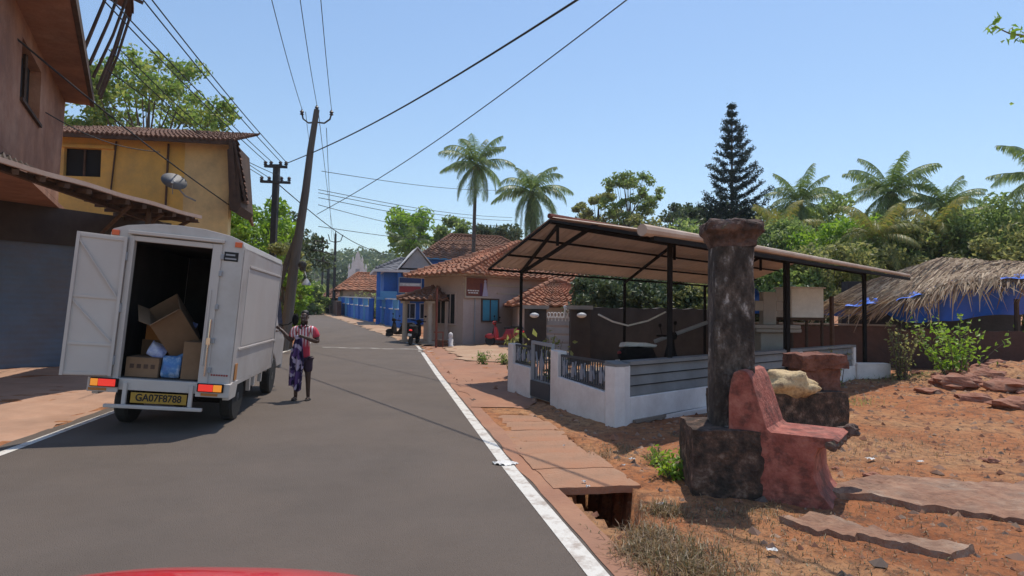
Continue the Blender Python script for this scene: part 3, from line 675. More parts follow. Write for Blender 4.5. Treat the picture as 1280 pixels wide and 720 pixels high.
# ------------------------------------------------------------------ cargo
def carton(label, x, y, z, sx, sy, sz, rz=0, rx=0, ry=0, mt='card', flaps=True):
    Mx = TM @ Matrix.Translation((x,y,z)) @ Euler((rx,ry,rz)).to_matrix().to_4x4()
    loc = Mx.translation; e = Mx.to_euler()
    t = thing('cardboard_box', label, 'box', loc, e)
    m = MB(Mx); th = .006
    m.box(-sx/2,sx/2,-sy/2,sy/2,0,th)
    m.box(-sx/2,-sx/2+th,-sy/2,sy/2,th,sz); m.box(sx/2-th,sx/2,-sy/2,sy/2,th,sz); m.box(-sx/2+th,sx/2-th,-sy/2,-sy/2+th,th,sz); m.box(-sx/2+th,sx/2-th,sy/2-th,sy/2,th,sz)
    m.build('carton', MT[mt], t)
    m = MB(Mx)
    if flaps:
        a = .12
        m.hexa([(-sx/2,-sy/2,sz),(sx/2,-sy/2,sz),(sx/2,-sy/2+.006,sz),(-sx/2,-sy/2+.006,sz)], [(-sx/2+.02,-sy/2-a,sz+.05),(sx/2-.02,-sy/2-a,sz+.05),(sx/2-.02,-sy/2-a+.006,sz+.056),(-sx/2+.02,-sy/2-a+.006,sz+.056)])
        m.hexa([(-sx/2,-sy/2,sz),(-sx/2+.006,-sy/2,sz),(-sx/2+.006,sy/2,sz),(-sx/2,sy/2,sz)], [(-sx/2-.08,-sy/2,sz+a),(-sx/2-.074,-sy/2,sz+a),(-sx/2-.074,sy/2,sz+a),(-sx/2-.08,sy/2,sz+a)])
    else: m.box(-sx/2,sx/2,-sy/2,sy/2,sz+.001,sz+.007)
    m.build('flap', MT[mt], t); return t, Mx
fz = FL+.008
t, Mx = carton('low brown carton at the truck bed edge, left of the blue packets', -.31,.27,fz,.40,.34,.22, flaps=False)
mm = MB(Mx)
for i in range(4): mm.box(-.15+i*.085,-.10+i*.085,-.1745,-.1705,.10,.15)
mm.build('printed_mark', MT['wood'], t)
carton('tall brown carton standing at the right side of the truck bed opening', .29,.30,fz,.26,.34,.44, .05, flaps=False)
t, Mx = carton('large brown carton tipped on its side with open flaps, topmost in the truck', .02,.62,1.0,.40,.5,.56, .2, .45, R(-34))
carton('dark carton standing behind the low carton in the truck', -.33,.72,fz,.38,.36,.40, -.05, flaps=False)
carton('orange carton on top of the dark carton in the truck', -.35,.70,fz+.41,.30,.30,.17, .05, mt='card2', flaps=False)
carton('brown carton propping the tipped carton deep inside the truck', .10,.95,fz,.5,.5,.42,.1, flaps=False)
def packet(name, label, x, y, z, sx, sy, sz, rz, rx, mt, ry=0):
    Mx = TM @ Matrix.Translation((x,y,z)) @ Euler((rx,ry,rz)).to_matrix().to_4x4()
    m = MB(Mx)
    def fn(u, v):
        a = u*2*math.pi; k = math.sin(math.pi*v)**.35
        cx = math.copysign(abs(math.cos(a))**.4, math.cos(a)); cy = math.copysign(abs(math.sin(a))**.4, math.sin(a))
        return (cx*sx/2*(.9+.1*k), cy*sy/2*k+.01*math.sin(u*19+v*7), (v-.5)*sz)
    m.grid(fn, 24, 12); o = m.build(name, MT[mt], smooth=True); tag(o, label, 'packet'); return o
packet('blue_packet','blue and white packet lying at the truck bed edge beside the tall carton', .02,.20,fz+.13,.24,.12,.26,.15,R(-15),'bluepack')
packet('blue_packet','teal packet slumped behind the packet at the bed edge', .05,.42,fz+.20,.22,.12,.3,-.3,R(-25),'bluepack')
packet('white_packet','white and blue packet leaning on top of the low carton', -.22,.30,fz+.30,.22,.1,.2,.3,R(-35),'whitepack',.4)
packet('white_packet','small white packet tucked under the flap of the tipped carton', .06,.62,fz+.62,.16,.08,.14,.3,R(-50),'whitepack',.4)
packet('wrapped_bundle','dim blue wrapped bundle on top of the orange carton', -.30,.75,fz+.66,.42,.3,.16,.1,R(90),'bluecloth')
# ================================================================== person
def skin(name, nodes, edges, mt, parent, Mx, sub=2, root=0, extra=None):
    me = bpy.data.meshes.new(name+'_sk'); ids = list(nodes)
    me.from_pydata([nodes[i][:3] for i in ids], [(ids.index(a), ids.index(b)) for a, b in edges], [])
    o = bpy.data.objects.new(name+'_sk', me); COL.objects.link(o)
    md = o.modifiers.new('s', 'SKIN'); md.use_smooth_shade = True; md.branch_smoothing = .4
    for i, k in enumerate(ids):
        r = nodes[k][3]; r2 = nodes[k][4] if len(nodes[k]) > 4 else r
        me.skin_vertices[0].data[i].radius = (r, r2); me.skin_vertices[0].data[i].use_root = (i == root)
    o.modifiers.new('b', 'SUBSURF').levels = sub
    dg = bpy.context.evaluated_depsgraph_get(); dg.update()
    m2 = bpy.data.meshes.new_from_object(o.evaluated_get(dg)); bpy.data.objects.remove(o)
    if extra:
        import bmesh; bm = bmesh.new(); bm.from_mesh(m2); t = bpy.data.meshes.new('t'); t.from_pydata([tuple(v) for v in extra.v], [], extra.f); bm.from_mesh(t); bm.to_mesh(m2); bm.free()
    m2.materials.clear(); m2.transform(Mx)
    return finish(name, m2, mt, parent, smooth=True)
pl_ = G(376, 500); pM = frame(pl_, R(4))
per = thing('person', 'person in red and white shirt standing beside the truck holding a patterned cloth', 'person', pl_, (0,0,R(4)))
N_ = {
 'pel':(.02,0,.70,.085,.075),'wai':(.02,.0,.82,.085,.065),'che':(.02,.01,1.00,.10,.07),'nb':(.02,.015,1.15,.075,.055),'nk':(.02,.008,1.205,.043,.043),'jaw':(.02,-.014,1.262,.050,.054),'hd':(.02,.0,1.335,.064,.074),'top':(.02,.01,1.395,.048,.055),
 'shR':(-.13,.01,1.13,.05),'elR':(-.17,.0,.93,.041),'wrR':(-.33,.02,1.10,.028),'haR':(-.37,.03,1.13,.024,.014),
 'shL':(.17,.01,1.13,.05),'elL':(.25,-.02,.92,.041),'wrL':(.10,-.17,1.00,.028),'haL':(.055,-.20,1.02,.024,.016),
 'hiR':(-.045,0,.66,.075),'knR':(-.075,-.01,.37,.045),'anR':(-.09,.02,.07,.03),'heR':(-.09,.03,.03,.028),'toR':(-.10,-.10,.02,.026,.016),
 'hiL':(.09,0,.66,.075),'knL':(.105,-.01,.37,.045),'anL':(.105,.02,.07,.03),'heL':(.105,.03,.03,.028),'toL':(.13,-.10,.02,.026,.016)}
E_ = [('pel','wai'),('wai','che'),('che','nb'),('nb','nk'),('nk','jaw'),('jaw','hd'),('hd','top'),('nb','shR'),('shR','elR'),('elR','wrR'),('wrR','haR'),('nb','shL'),('shL','elL'),('elL','wrL'),('wrL','haL'),
 ('pel','hiR'),('hiR','knR'),('knR','anR'),('anR','heR'),('heR','toR'),('pel','hiL'),('hiL','knL'),('knL','anL'),('anL','heL'),('heL','toL')]
def fing(base, dr, tag_):   # five fingers from a hand node
    b = V3(base); d = V3(dr).normalized(); s = d.cross(V3((0,0,1))).normalized(); u = s.cross(d)
    for i, (k, l) in enumerate(((-1.5,.050),(-.5,.060),(.5,.064),(1.5,.056))):
        p = b+u*k*.011; a = f'{tag_}{i}'
        N_[a+'a'] = (*(p+d*.018), .0075); N_[a+'b'] = (*(p+d*(.018+l*.5)-s*.004), .0065); N_[a+'c'] = (*(p+d*(.018+l*.75)-s*.022), .0055)
        E_.extend([(tag_, a+'a'),(a+'a',a+'b'),(a+'b',a+'c')])
    a = tag_+'t'; N_[a+'a'] = (*(b-d*.01+s*.02+u*.01), .009); N_[a+'b'] = (*(b+d*.025+s*.032+u*.022), .007); E_.extend([(tag_,a+'a'),(a+'a',a+'b')])
fing(N_['haR'][:3], (-.8,-.1,.5), 'haR'); fing(N_['haL'][:3], (-.9,-.3,.1), 'haL')
ex = MB(); ex.ball((.02,-.080,1.318),(.013,.018,.02),8,6); ex.ball((-.048,0,1.318),(.008,.016,.024),8,6); ex.ball((.088,0,1.318),(.008,.016,.024),8,6); ex.ball((.02,-.068,1.278),(.024,.01,.007),8,6)
skin('body', N_, E_, MT['skin'], per, pM, 2, 0, ex)
m = MB(pM); 
for x in (-.006,.046): m.ball((x,-.069,1.338),(.007,.005,.004),8,6)
m.build('eyes', mat('eye_white', [(.5,.48,.45)], 4, .4, 0), per, smooth=True)
m = MB(pM); m.ball((.02,-.074,1.279),(.014,.005,.003),8,6); m.build('teeth', MT['litter'], per)
m = MB(pM); m.ball((.02,.028,1.378),(.066,.064,.056),16,10,.16,3); m.build('hair', MT['hair'], per, smooth=True)
# shirt: striped
ms = bpy.data.materials.new('striped_shirt'); ms.use_nodes = True; nt = ms.node_tree; Nn = nt.nodes; Ln = nt.links
tcs = Nn.new('ShaderNodeTexCoord'); wv = Nn.new('ShaderNodeTexWave'); wv.inputs['Scale'].default_value = 7; wv.inputs['Distortion'].default_value = 1.5; wv.bands_direction = 'X'; Ln.new(tcs.outputs['Object'], wv.inputs['Vector'])
sp = Nn.new('ShaderNodeSeparateXYZ'); Ln.new(tcs.outputs['Object'], sp.inputs[0]); 
crs = Nn.new('ShaderNodeValToRGB'); Ln.new(wv.outputs['Fac'], crs.inputs[0]); e = crs.color_ramp.elements; e[0].position = .42; e[0].color = (.50,.08,.10,1); e[1].position = .52; e[1].color = (.80,.68,.70,1)
mr = Nn.new('ShaderNodeMapRange'); mr.inputs['From Min'].default_value = .84; mr.inputs['From Max'].default_value = .96; Ln.new(sp.outputs['Z'], mr.inputs[0])
ab = Nn.new('ShaderNodeMath'); ab.operation = 'ABSOLUTE'; Ln.new(sp.outputs['X'], ab.inputs[0])
m2r = Nn.new('ShaderNodeMapRange'); m2r.inputs['From Min'].default_value = .20; m2r.inputs['From Max'].default_value = .17; Ln.new(ab.outputs[0], m2r.inputs[0])
mu = Nn.new('ShaderNodeMath'); mu.operation = 'MULTIPLY'; Ln.new(mr.outputs[0], mu.inputs[0]); Ln.new(m2r.outputs[0], mu.inputs[1])
mxs = Nn.new('ShaderNodeMix'); mxs.data_type = 'RGBA'; Ln.new(mu.outputs[0], mxs.inputs[0]); mxs.inputs[6].default_value = (.50,.04,.07,1); Ln.new(crs.outputs[0], mxs.inputs[7])
Ln.new(mxs.outputs[2], Nn['Principled BSDF'].inputs['Base Color']); Nn['Principled BSDF'].inputs['Roughness'].default_value = .9
S_ = {'a':(.02,0,.635,.118,.10),'b':(.02,0,.84,.105,.085),'c':(.02,.01,1.0,.118,.085),'d':(.02,.015,1.15,.085,.062),
 'sR':(-.13,.01,1.125,.066),'eR':(-.165,.003,.985,.066),'sL':(.17,.01,1.125,.066),'eL':(.228,-.008,.98,.068)}
skin('shirt', S_, [('a','b'),('b','c'),('c','d'),('d','sR'),('sR','eR'),('d','sL'),('sL','eL')], ms, per, pM, 2, 0)
m = MB(pM); m.tube([(.02-.035,-.045,1.195),(.02,-.072,1.14),(.02+.035,-.045,1.195)], .012, 6); m.build('collar', ms, per, smooth=True)
H_ = {'p':(.02,0,.69,.10,.088),'hR':(-.045,0,.63,.09),'kR':(-.075,-.01,.43,.072),'hL':(.09,0,.63,.09),'kL':(.105,-.01,.43,.072)}
skin('shorts', H_, [('p','hR'),('hR','kR'),('p','hL'),('hL','kL')], MT['shorts'], per, pM, 2, 0)
for x, s in ((-.095,-1),(.118,1)):
    m = MB(pM); m.ball((x,-.03,.012),(.042,.115,.014),14,6); m.tube([(x-.035,-.05,.02),(x,-.06,.055),(x+.035,-.05,.02)], .008, 6); m.build('sandal', MT['sandal'], per, smooth=True)
# patterned cloth
mc = bpy.data.materials.new('patterned_cloth'); mc.use_nodes = True; nt = mc.node_tree; Nn = nt.nodes; Ln = nt.links
tc = Nn.new('ShaderNodeTexCoord'); vo = Nn.new('ShaderNodeTexVoronoi'); vo.inputs['Scale'].default_value = 15; Ln.new(tc.outputs['Object'], vo.inputs['Vector']); cr = Nn.new('ShaderNodeValToRGB'); cr.color_ramp.interpolation = 'CONSTANT'; Ln.new(vo.outputs['Color'], cr.inputs[0])
e = cr.color_ramp.elements; e[0].color = (.025,.015,.06,1); e[1].position = .62; e[1].color = (.50,.42,.55,1); el = e.new(.45); el.color = (.12,.06,.20,1); Ln.new(cr.outputs[0], Nn['Principled BSDF'].inputs['Base Color']); Nn['Principled BSDF'].inputs['Roughness'].default_value = .9
m = MB(pM)
def cl(u, v):
    z = 1.04-.84*v; w = .045+.085*min(1, v*2.2); x = .0-.06*v+(u-.5)*2*w*(1-.25*v)
    return (x, -.205+.05*v*v+.025*math.sin(u*17+v*2)*min(1, v*3), z+.05*math.sin(u*5+1)*v)
m.grid(cl, 40, 30)
co = m.build('patterned_cloth', mc, smooth=True); tag(co, 'dark purple cloth with pale pattern hanging from the hand of the standing person', 'cloth')
so = co.modifiers.new('solid', 'SOLIDIFY'); so.thickness = .004
# ================================================================== left side buildings
def hexwall(m, a, b, z0, z1, t):   # vertical wall between ground points a,b with thickness t (to the left of a->b)
    a = V3((a[0],a[1],0)); b = V3((b[0],b[1],0)); d = (b-a).normalized(); n = V3((-d.y, d.x, 0))*t
    q = [a, b, b+n, a+n]; return m.hexa([p+V3((0,0,z0)) for p in q], [p+V3((0,0,z1)) for p in q])
# brown unfinished building
bb = thing('brown_building', 'unfinished brown two-storey building with an overhanging balcony slab at the far left', 'building', (-10.6,12,0))
A = V3((-8.0,9.2,0)); B = V3((-10.75,13.9,0)); dd = (B-A).normalized(); nn = V3((-dd.y, dd.x, 0))
m = MB()
def wp(s, z, o=0): p = A+dd*s+nn*o; return (p.x, p.y, z)
Lw = (B-A).length
def wseg(s0, s1, z0, z1): m.hexa([wp(s0,z0),wp(s1,z0),wp(s1,z0,.25),wp(s0,z0,.25)], [wp(s0,z1),wp(s1,z1),wp(s1,z1,.25),wp(s0,z1,.25)])
WS0, WS1, WZ0, WZ1 = .9, 2.7, 4.95, 6.05
wseg(-4,Lw,3.9,WZ0); wseg(-4,WS0,WZ0,WZ1); wseg(WS1,Lw,WZ0,WZ1); wseg(-4,Lw,WZ1,6.4)
m.hexa([wp(-4,3.78,0),wp(Lw+2.2,3.78,0),wp(Lw+2.2,3.78,5),wp(-4,3.78,5)], [wp(-4,3.895,0),wp(Lw+2.2,3.895,0),wp(Lw+2.2,3.895,5),wp(-4,3.895,5)])
m.hexa([wp(Lw-.25,3.9,.25),wp(Lw,3.9,.25),wp(Lw,3.9,4.5),wp(Lw-.25,3.9,4.5)], [wp(Lw-.25,6.4,.25),wp(Lw,6.4,.25),wp(Lw,6.4,4.5),wp(Lw-.25,6.4,4.5)])
m.prism([wp(Lw,6.4),wp(Lw+.42,6.4),wp(Lw+.1,5.0),wp(Lw,4.4)], tuple(nn*.25))   # flared bracket under the slab corner
m.build('wall', MT['brownwall'], bb)
m = MB(); m.hexa([wp(WS0,WZ0,.18),wp(WS1,WZ0,.18),wp(WS1,WZ0,.22),wp(WS0,WZ0,.22)], [wp(WS0,WZ1,.18),wp(WS1,WZ1,.18),wp(WS1,WZ1,.22),wp(WS0,WZ1,.22)]); w_ = m.build('window', MT['darkin'], bb)
m = MB(); m.bar(wp(WS0,WZ0+.03,-.02),wp(WS1,WZ0+.03,-.02),.06,.06); m.bar(wp((WS0+WS1)/2,WZ0,.1),wp((WS0+WS1)/2,WZ1,.1),.05); m.build('window_frame', MT['wood'], w_)
# balcony slab
m = MB(); m.hexa([wp(-4,6.4,-.95),wp(Lw+.35,6.4,-.5),wp(Lw+.45,6.4,1),wp(-4,6.4,1)], [wp(-4,6.58,-.95),wp(Lw+.35,6.58,-.5),wp(Lw+.45,6.58,1),wp(-4,6.58,1)]); m.build('balcony_slab', MT['brownwall'], bb)
m = MB(); m.bar(wp(-4,6.5,-.98),wp(Lw+.4,6.5,-.54),.08,.22); m.build('slab_fascia', MT['wood'], bb)
m = MB(); m.hexa([wp(-4,6.58,-.25),wp(Lw-1.2,6.58,-.15),wp(Lw-1.2,6.58,.1),wp(-4,6.58,.1)], [wp(-4,9.5,-.25),wp(Lw-.9,9.5,-.15),wp(Lw-.9,9.5,.1),wp(-4,9.5,.1)])
for i in range(5): m.box(0,0,0,0,0,0) if False else None
m.build('upper_wall', mat('rough_masonry', [(.09,.05,.038),(.15,.085,.06),(.21,.125,.09)], 3.5, .95, .8, 20), bb)
m = MB(); m.hexa([wp(-4,9.0,-1.5),wp(Lw-.1,8.75,-1.35),wp(Lw-.1,9.9,1.5),wp(-4,10.1,1.5)], [wp(-4,9.15,-1.5),wp(Lw-.1,8.9,-1.35),wp(Lw-.1,10.05,1.5),wp(-4,10.25,1.5)])
m.build('roof', MT['oldtile'], bb)
for (s0, s1, o1) in ((2.2,2.6,-1.2),(3.1,3.5,-1.25),(3.9,4.35,-1.28),(Lw-.7,Lw-.3,-1.22),(Lw-.25,Lw-.02,-1.2),(Lw+.05,Lw-.1,-1.3)):
    m = MB(); a = V3(wp(s0+.2,6.58,-.7)); b = V3(wp(s1,8.8,o1)); m.tube([a,a.lerp(b,.5)+V3((.03,.02,0)),b],[.035,.03,.032],7); m.build('prop', MT['wood'], bb)
m = MB(); 
for k in range(9): a = V3(wp(-3+k,8.93,-1.55)); b = V3(wp(-3+k,9.4,0)); m.bar(a,b,.06,.07)
m.bar(wp(-4,8.97,-1.4),wp(Lw+.1,8.72,-1.25),.09,.1); m.build('rafters', MT['wood'], bb)
# ground floor shop wall with shutter (same building, recessed)
SA = V3((-11.9,12.3,0)); SB = V3((-9.5,16.4,0)); sdr = (SB-SA).normalized(); snn = V3((-sdr.y, sdr.x, 0)); SL = (SB-SA).length
def sp(s, z, o=0): p = SA+sdr*s+snn*o; return V3((p.x, p.y, z))
def sseg(m, s0, s1, z0, z1, o=0, t=.2): m.hexa([sp(s0,z0,o),sp(s1,z0,o),sp(s1,z0,o+t),sp(s0,z0,o+t)], [sp(s0,z1,o),sp(s1,z1,o),sp(s1,z1,o+t),sp(s0,z1,o+t)])
m = MB(); sseg(m,-1.5,.5,-.2,3.78); sseg(m,2.6,3.0,-.2,3.78); sseg(m,.5,2.6,2.9,3.78); sseg(m,3.0,SL,2.7,3.78); m.build('shop_wall', MT['darkwall'], bb)  # wall colour darkened to stand in for the shade beneath the awning
m = MB(); m.grid(lambda u, v: sp(.5+2.1*u, -.05+2.95*v, .05+.004*math.sin(v*2*math.pi*22)), 2, 180); m.build('shutter', MT['shutter'], bb)
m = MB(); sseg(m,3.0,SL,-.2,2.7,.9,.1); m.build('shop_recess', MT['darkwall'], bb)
# lean-to awning along both buildings
aw = thing('shop_awning', 'long sagging sheet awning over the dark shop front at the left', 'awning', (-9.3,12.5,3.2))
e0 = PZ(-60,184,3.4); e1 = PZ(250,272,3.4)
w0 = V3((-7.7,8.2,3.85)); w1 = V3((-10.6,16.3,3.85))
m = MB()
def af(u, v):
    p = e0.lerp(e1, u).lerp(w0.lerp(w1, u), v); p.z += .03*math.sin(u*2*math.pi*46) - .12*math.sin(math.pi*u)*(1-v)*0 + .04*noise.noise(V3((u*7, v*3, 0)))
    if u > .93 and v < .3: p.z -= .1*(u-.93)/.07; 
    return p
m.grid(af, 300, 5); o = m.build('sheet', mat('awning_sheet', [(.10,.075,.062),(.16,.12,.10)], 2, .85, .1, dirt=(.07,.05,.04), dscale=1, damt=.6), aw)
m = MB(); pts = [e0.lerp(e1, i/20)+V3((.02,0,.0+.01*math.sin(i))) for i in range(21)]
for a, b in zip(pts, pts[1:]): m.bar(a, b, .05, .07)
m.build('edge_trim', MT['sheet'], aw)
m = MB()
for i in range(1, 12): u = i/12; m.bar(e0.lerp(e1, u)-V3((0,0,.09)), w0.lerp(w1, u)-V3((0,0,.07)), .07, .08)
m.bar(e0.lerp(w0,.45)-V3((0,0,.16)), e1.lerp(w1,.45)-V3((0,0,.16)), .08, .1)
m.build('rafter', MT['wood'], aw)
for u in (.62,.80,.97):
    m = MB(); p = e0.lerp(e1,u); q = w0.lerp(w1,u); m.tube([p.lerp(q,.08)-V3((0,0,.1)), V3((q.x+.1,q.y,2.9))], .04, 6); m.build('strut', MT['wood'], aw)
m = MB(); m.tube([V3((e0.lerp(e1,.8).x-.4, e0.lerp(e1,.8).y, -.1)), V3((e0.lerp(e1,.8).x-.4, e0.lerp(e1,.8).y, 3.4))], .05, 6); m.build('post', MT['wood'], aw)
# yellow building
ya = P(60,300,16.6); yb = P(284,300,17.2)
yl = V3((-13.2,16.6,0)); yr = V3((yb.x,17.2,0)); yd = (yr-yl).normalized(); yn = V3((-yd.y, yd.x, 0)); YL = (yr-yl).length
yel = thing('yellow_building', 'two-storey yellow house with a dark upper window behind the truck', 'building', (-10.6,17,0))
def yp(s, z, o=0): p = yl+yd*s+yn*o; return V3((p.x, p.y, z))
ez = 1.45+(382-172)*17/740
wx0 = (P(84,200,16.8)-yl).dot(yd); wx1 = (P(127,200,16.8)-yl).dot(yd); wz0 = P(84,221,16.8).z; wz1 = P(84,186,16.8).z
m = MB()
def ys(s0, s1, z0, z1): m.hexa([yp(s0,z0),yp(s1,z0),yp(s1,z0,.25),yp(s0,z0,.25)], [yp(s0,z1),yp(s1,z1),yp(s1,z1,.25),yp(s0,z1,.25)])
ys(0,wx0,-.2,ez); ys(wx0,wx1,-.2,wz0); ys(wx0,wx1,wz1,ez); 
ys(wx1,YL-1.25,-.2,ez)
m.hexa([yp(0,-.2,.25),yp(.25,-.2,.25),yp(.25,-.2,9),yp(0,-.2,9)], [yp(0,ez,.25),yp(.25,ez,.25),yp(.25,ez,9),yp(0,ez,9)])
m.build('wall', MT['yellow'], yel)
m = MB(); ys(YL-1.25,YL,-.2,ez)
ey = yr + V3((-.46,.89,0))*8
m.hexa([yp(YL,-.2,.25),V3((ey.x,ey.y,-.2)),V3((ey.x-.3,ey.y,-.2)),yp(YL-.25,-.2,.25)], [yp(YL,ez,.25),V3((ey.x,ey.y,ez)),V3((ey.x-.3,ey.y,ez)),yp(YL-.25,ez,.25)])
m.build('pale_wall', MT['paleyellow'], yel)
m = MB(); m.hexa([yp(wx0,wz0,.12),yp(wx1,wz0,.12),yp(wx1,wz0,.15),yp(wx0,wz0,.15)], [yp(wx0,wz1,.12),yp(wx1,wz1,.12),yp(wx1,wz1,.15),yp(wx0,wz1,.15)]); w_ = m.build('window', MT['darkin'], yel)
m = MB(); m.hexa([yp(wx0-.25,wz1,-.07),yp(wx1+.35,wz1,-.07),yp(wx1+.35,wz1,.0),yp(wx0-.25,wz1,.0)], [yp(wx0-.25,wz1+.1,-.05),yp(wx1+.35,wz1+.1,-.05),yp(wx1+.35,wz1+.1,.0),yp(wx0-.25,wz1+.1,.0)]); m.build('lintel', MT['yellow'], w_)
m = MB(); m.bar(yp(wx0+.5,wz0+.02,.09), yp(wx0+.5,wz1-.02,.09), .05,.04); m.build('window_bar', MT['wood'], w_)
m = MB(); x1 = (P(209,200,16.9)-yl).dot(yd); m.tube([yp(x1,ez-.1,-.04), yp(x1-.02,ez-2.1,-.04)], .03, 6); m.build('downpipe', MT['wood'], yel); m = MB(); x2 = (P(145,200,16.9)-yl).dot(yd); m.tube([yp(x2+.05,ez-.1,-.03), yp(x2-.05,ez-1.6,-.03)], .022, 6); m.build('downpipe', MT['wood'], yel)
# roof: shallow tiled slope rising away + hanging side skirt
m = MB(); m.tiles(yp(-.6,ez-.02,-.55), yp(YL+.35,ez-.02,-.5), yp(YL-.4,ez+1.5,4.2), yp(-.6,ez+1.5,4.2), 46, 14, .03,.04, seed=4); m.build('roof', MT['oldtile'], yel)
m = MB(); m.bar(yp(-.6,ez-.08,-.5), yp(YL+.3,ez-.08,-.45), .05, .14)
for i in range(22): m.bar(yp(-.4+i*YL/21,ez-.06,-.5), yp(-.4+i*YL/21,ez+.12,.1), .06,.08)
m.build('eave_board', MT['wood'], yel)
s0 = yp(YL+.3,ez,-.5); s1 = V3((ey.x+.6,ey.y+.3,ez+.2)); 
m = MB(); m.tiles(s0+V3((.28,.1,-1.75)), s1+V3((.5,0,-1.6)), s1, s0, 22, 10, .04,.05, seed=6); 
m.build('side_roof', MT['oldtile'], yel)
m = MB(); m.bar(s0+V3((-.12,0,0)), s0+V3((.0,.1,-1.7)), .12,.08); m.bar(s0+V3((-.02,-.02,-.1)), s0+V3((.3,.12,-1.8)), .05,.06); m.build('gable_board', MT['wood'], yel)
m = MB(); m.prism([P(284,187,16.8),P(296,181,16.8),P(301,258,16.8),P(296,266,16.8),P(287,262,16.8)], (-.3,1.5,0)); m.build('verandah_roof_end', MT['wood'], yel)
# satellite dish
dc = P(217,229,16.0)
m0 = thing('satellite_dish', 'grey satellite dish on the yellow wall above the awning', 'satellite dish', dc)
m = MB(Matrix.LocRotScale(dc, Euler((R(48),R(18),R(28))), None)); m.lathe([(.32,.08),(.23,.03),(.12,.01),(.01,0),(.01,-.015),(.12,-.01),(.23,.01),(.32,.065)], (0,0,0), 24); m.build('dish', MT['dish'], m0, smooth=True)
m = MB(); m.tube([dc+V3((0,.02,0)), dc+V3((.05,.5,-.25)), V3((dc.x+.1,16.95,dc.z-.3))], .025, 6); m.tube([dc+V3((0,-.02,-.3)), dc+V3((.22,-.45,-.1))], .012, 5); m.build('mount', MT['grey'], m0)
m = MB(); m.tube([dc+V3((.20,-.44,-.12)), dc+V3((.25,-.5,-.08))], .035, 8); m.build('receiver', MT['dish'], m0)
# ================================================================== poles
def pole_pts(a, b, r0, r1): return [a+(b-a)*(i/6)+V3((.02*math.sin(i*2.1),0,0)) for i in range(7)], [r0+(r1-r0)*i/6 for i in range(7)]
pA = V3((-7.95,20.6,-.2)); pB = P(396,137,20.6)
lp = thing('utility_pole', 'tall leaning timber pole with a curved two-arm bracket beside the road behind the person', 'utility pole', pA)
m = MB(); a, b = pole_pts(pA, pB, .20, .095); m.tube(a, b, 10); m.build('shaft', MT['pole'], lp)
m = MB()
for s in (-1, 1):
    m.tube([pB+V3((0,0,-.45)), pB+V3((s*.28,-.0,-.48)), pB+V3((s*.47,0,-.34)), pB+V3((s*.52,0,-.15))], .03, 6)
m.build('bracket', MT['poledark'], lp)
for q in (V3((-.52,0,-.1)), V3((.52,0,-.1)), V3((0,0,.06))):
    m = MB(); m.lathe([(.03,-.1),(.075,-.08),(.04,-.03),(.075,.01),(.04,.06),(.02,.1)], pB+q, 10); m.build('insulator', MT['ceramic'], lp)
m = MB(); p1 = P(376,290,20.5)
for i in range(3):
    z = P(392,300+i*12,20.6); m.tube([z, z+V3((.55,.1,-.12))], .02, 5); m.tube([z+V3((.3,.05,-.04)), z+V3((.35,0,.1))], .035, 6)
m.build('side_bracket', MT['poledark'], lp)
st_ = V3((-9.2,21.2,-.2)); m = MB(); m.tube([st_, P(377,278,20.7)], [.15,.08], 9); m.build('strut', MT['pole'], lp)
q = P(383,354,20.2); m = MB(); m.lathe([(.02,.16),(.06,.13),(.15,-.02),(.17,-.07),(.15,-.07),(.01,.0)], q, 14); m.tube([q+V3((0,0,.2)), P(378,330,20.6)], .02, 5); m.build('lamp_shade', MT['grey'], lp)
q = P(378,331,20.3); m = MB(); m.ball(q, (.15,.1,.14), 10, 8); m.box(q.x-.08,q.x+.08,q.y-.05,q.y+.1,q.z-.2,q.z); m.build('meter_box', MT['poledark'], lp)
def cross_pole(label, base, top, arms, r=.12, group=None):
    t = thing('utility_pole', label, 'utility pole', base, group=group)
    m = MB(); m.bar(base-V3((0,0,.2)), top, r*1.7, r*1.7); m.build('shaft', MT['poledark'], t)
    for dz, w in arms:
        c = V3((top.x, top.y-.1, top.z-dz)); m = MB(); m.bar(c-V3((w,0,-.03*w)), c+V3((w,0,-.03*w)), .10,.10); m.build('crossarm', MT['poledark'], t)
        for s in (-1, -.45, .45, 1):
            m = MB(); m.lathe([(.03,0),(.085,.03),(.05,.08),(.085,.12),(.03,.18)], c+V3((s*w*.92,0,.05)), 8); m.build('insulator', MT['ceramic'], t)
    return t
tp = P(346,206,24.5); cross_pole('dark pole with two straight crossarms rising above the white truck', V3((tp.x-.1,24.5,0)), tp, [(.10,.47),(.75,.62)], .13)
def y_pole(label, px, py, Y, h0, arms=True, r=.1):
    top = P(px, py, Y); base = V3((top.x, Y, rise(Y)-.2)); t = thing('utility_pole', label, 'utility pole', base); m = MB(); m.tube([base, top], [r*1.3, r*.8], 8); m.build('shaft', MT['poledark'], t)
    m = MB()
    if arms:
        for s in (-1, 1): m.tube([top+V3((0,0,-.9)), top+V3((s*.55,0,-.75)), top+V3((s*.75,0,-.1))], .05, 5)
        m.tube([top, top+V3((0,0,.3))], .05, 5)
    else: m.bar(top+V3((-.6,0,-.2)), top+V3((.6,0,-.2)), .12)
    m.build('bracket', MT['poledark'], t); return t
y_pole('far dark pole with a forked top bracket where the road bends', 419.5, 292, 60, 9, True, .14)
y_pole('shorter dark pole with a flat top bar just left of the fork-topped far pole', 411, 316, 62, 7, False, .15)
y_pole('farthest thin dark pole left of the two far roadside poles', 403.5, 324, 78, 7, False, .14)
